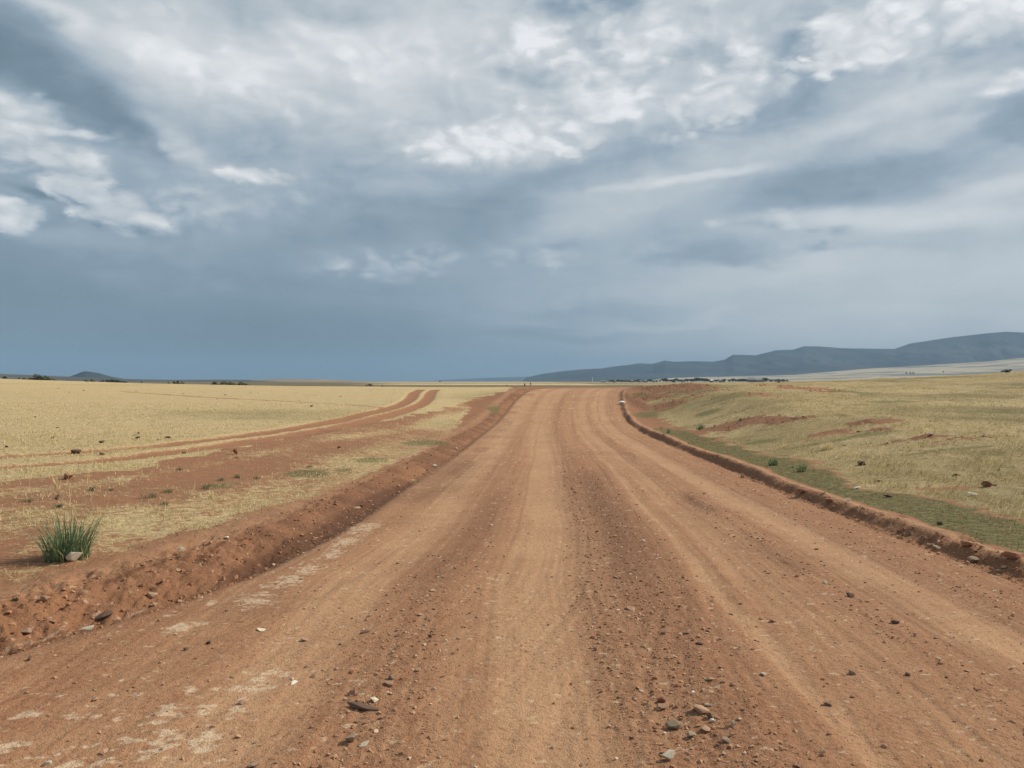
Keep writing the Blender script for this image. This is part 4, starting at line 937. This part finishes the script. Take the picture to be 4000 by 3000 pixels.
# base brightness
bl = nt.rng(el, .0, .34, .15, .58); br = nt.rng(el, .0, .34, .70, .55)
V = nt.math('ADD', nt.math('MULTIPLY', bl, nt.rng(az, -.38, .5, 1, 0)), nt.math('MULTIPLY', br, nt.rng(az, -.38, .5, 0, 1)))
V = nt.math('ADD', V, nt.rng(el, .3, .5, 0, .10))
SOFT = [(250,310,620,150,-24,-.36),(20,110,260,150,0,-.16),(330,115,170,60,-20,.20),(1300,330,700,260,0,.20),(820,250,400,150,-10,.16),(1250,60,330,60,3,-.17),(2300,30,330,60,0,-.22),(3080,330,140,330,-40,-.14),
        (3450,420,560,80,14,.14),(3600,560,430,50,6,.10),(3230,730,520,120,8,-.24),(2500,600,700,80,16,-.14),(1800,830,760,150,5,-.14),(2750,560,500,80,20,-.06),(2720,722,430,30,8,.20),(2350,850,450,90,14,.12),
        (3350,900,600,80,-2,.20),(1050,820,330,120,0,.08),(150,720,260,36,-8,-.30),(430,850,240,26,-4,-.16),(220,900,380,50,0,.12),(680,540,200,60,-42,.14),(2250,1210,450,34,2,-.10),(2150,1290,420,40,2,-.10),(2900,1130,700,60,2,.06),(2500,1250,420,18,5,.08),
        (1200,1330,900,130,0,-.08),(2000,540,420,110,6,.10),(950,560,260,60,-5,-.06),(3900,720,420,50,10,.12),(3300,1040,400,24,0,-.05),(3600,1240,500,30,2,.04),(700,1050,500,50,0,-.03),(3150,180,110,160,-20,-.10)]
for i_, (px, py, rx, ry, rot, s) in enumerate(SOFT):
    if i_ % 8 == 7: Pw = nt.vmath('ADD', Pw, nt.vmath('MULTIPLY', nt.comb(V, V, 0), (1e-7, 1e-7, 0)))     # evaluation order: keeps the shader stack small
    r = ell(Pw, px, py, rx, ry, rot)
    V = nt.math('ADD', V, nt.rng(r, .25, 1.25, s, 0))
st = nt.noise(nt.vmath('ADD', nt.vmath('MULTIPLY', Dv, (1, 1, 4.2)), nt.vmath('MULTIPLY', w2, (.05, .05, .05))), 3.6, 8, .62, .4)
V = nt.math('ADD', V, nt.math('MULTIPLY', nt.math('SUBTRACT', st, .5), nt.rng(el, .02, .4, .24, .34)))
iso = nt.noise(nt.vmath('ADD', nt.vmath('MULTIPLY', Dv, (1, 1, 1.5)), nt.vmath('MULTIPLY', w2, (.06, .06, .06))), 4.6, 8, .6, .3)
V = nt.math('ADD', V, nt.math('MULTIPLY', nt.math('SUBTRACT', iso, .5), nt.rng(el, .05, .4, .22, .70)))
V = nt.math('ADD', V, nt.math('MULTIPLY', shade, nt.rng(el, .10, .42, .04, .30)))
V = nt.math('SUBTRACT', V, nt.rng(el, .62, 1.1, 0, .42))
# clouds with an edge: (centre, radii, tilt, brightness, opacity, softness)
CUM = [(150,230,430,150,-24,.20,.8,.9),(60,60,300,90,0,.32,.7,.8),(760,170,330,150,-8,.80,.55,.9),(1150,400,420,120,0,.72,.5,.9),(150,722,270,34,-8,.36,.7,.6),(450,856,250,26,-4,.40,.6,.6),(950,80,200,50,0,.50,.5,.8),(1380,75,220,50,4,.50,.6,.7),(2300,270,680,260,3,.78,.85,.8),(2500,160,330,110,6,.92,.75,.6),(2330,415,430,60,4,.86,.75,.5),(2120,310,260,50,-4,.62,.7,.5),(2830,310,180,100,28,.84,.8,.4),(2120,110,150,70,0,1.02,.7,.5),(2250,20,330,60,0,.58,.75,.6),(1500,200,520,160,0,.74,.5,1.1),
       (3290,165,230,120,-10,.90,.92,.45),(3250,255,130,50,0,.84,.8,.45),(3720,70,480,110,-3,.84,.8,.6),(3560,30,220,50,0,.94,.7,.5),(4010,450,200,120,0,.30,.85,.8),(3970,318,160,50,8,.88,.85,.7),(3700,240,300,60,10,.66,.5,.8),(2910,180,130,90,0,.80,.6,.6),
       (1700,540,420,110,4,.66,.35,.9),(1880,530,240,66,8,.88,.9,.5),(2110,565,110,22,-14,.88,.8,.4),(1010,690,200,48,-2,.86,.92,.45),(1060,800,280,120,0,.56,.5,1.0),(110,560,360,170,-16,.80,.85,.6),(300,720,330,100,-22,.80,.8,.5),(40,815,120,60,0,.76,.85,.4),(620,760,230,120,-10,.62,.6,.9),(720,570,110,60,-42,.68,.6,.6),
       (2780,960,380,84,-6,.32,.75,1.0),(2600,1000,260,46,0,.34,.6,.9),(3180,905,50,16,0,.40,.5,.9),(3285,903,66,30,0,.38,.6,.9),(3225,950,36,14,0,.38,.5,.7),(3200,975,90,26,0,.36,.6,.7),(2950,870,240,40,-4,.68,.7,.5),
       (1600,1030,340,66,2,.52,.8,.6),(2250,1180,260,40,0,.50,.45,.9),(700,1130,420,60,0,.36,.4,1.0),(1250,1010,90,28,0,.42,.6,.4),(2030,1000,230,50,0,.52,.6,.5),(3055,328,60,40,0,.72,.75,.8),(2160,960,170,30,0,.44,.5,.5),(400,970,380,60,0,.44,.5,.8)]
for i_, (px, py, rx, ry, rot, tgt, s, sf) in enumerate(CUM):
    if i_ % 8 == 0: Pc = nt.vmath('ADD', Pc, nt.vmath('MULTIPLY', nt.comb(V, V, 0), (1e-7, 1e-7, 0)))
    r = ell(Pc, px, py, rx, ry, rot)
    m_ = nt.math('ADD', nt.math('SUBTRACT', 1.05, r), nt.math('MULTIPLY', nt.math('SUBTRACT', puff, .5), 2.2))
    k = nt.rng(m_, -.12, sf * 1.25, 0, s)
    inner = nt.math('ADD', tgt - .03, nt.math('MULTIPLY', shade, 1.0 if tgt > .5 else .4))
    V = nt.math('ADD', V, nt.math('MULTIPLY', k, nt.math('SUBTRACT', inner, V)))
ramp = nt.node('ShaderNodeValToRGB'); cr = ramp.color_ramp
stops = [(0, (.135, .190, .230)), (.22, (.192, .268, .330)), (.42, (.325, .405, .48)), (.62, (.52, .575, .615)), (.82, (.70, .73, .75)), (1, (.90, .91, .92))]
cr.elements[0].position = 0; cr.elements[0].color = (*stops[0][1], 1); cr.elements[1].position = 1; cr.elements[1].color = (*stops[-1][1], 1)
for p, c in stops[1:-1]:
    e = cr.elements.new(p); e.color = (*c, 1)
nt.l.new(V, ramp.inputs[0])
sk = nt.node('ShaderNodeTexSky', sky_type='NISHITA', sun_disc=False, sun_elevation=SUN_EL, sun_rotation=SUN_AZ)
skc = nt.vmath('MULTIPLY', sk.outputs[0], (.1, .1, .1))
fin = nt.mix(.06, ramp.outputs[0], skc)
nt.l.new(fin, bgn.inputs[0]); bgn.inputs[1].default_value = 1.0
W.cycles.sampling_method = 'NONE'
sun = bpy.data.lights.new('sun', 'SUN'); sun.energy = 5.0; sun.angle = math.radians(.5); sun.color = (1, .90, .74)
so = bpy.data.objects.new('sun', sun); COL.objects.link(so); so.rotation_euler = SUN_DIR.to_track_quat('Z', 'Y').to_euler(); so.location = (30, 10, 40)

# ------------------------------------------------------------------ camera
cam = bpy.data.cameras.new('camera'); co = bpy.data.objects.new('camera', cam); COL.objects.link(co)
cam.sensor_width = 36; cam.lens = 36 * F / 4000; cam.clip_start = .05; cam.clip_end = 60000
co.location = (0, 0, H); co.rotation_euler = (math.radians(90) - math.atan(10 / F), 0, 0)
SC.camera = co
SC.view_settings.view_transform = 'Standard'; SC.view_settings.look = 'None'; SC.view_settings.exposure = 0; SC.view_settings.gamma = 1
SC.cycles.use_denoising = True; SC.cycles.volume_bounces = 0; SC.cycles.max_bounces = 5; SC.cycles.diffuse_bounces = 2; SC.cycles.volume_max_steps = 64
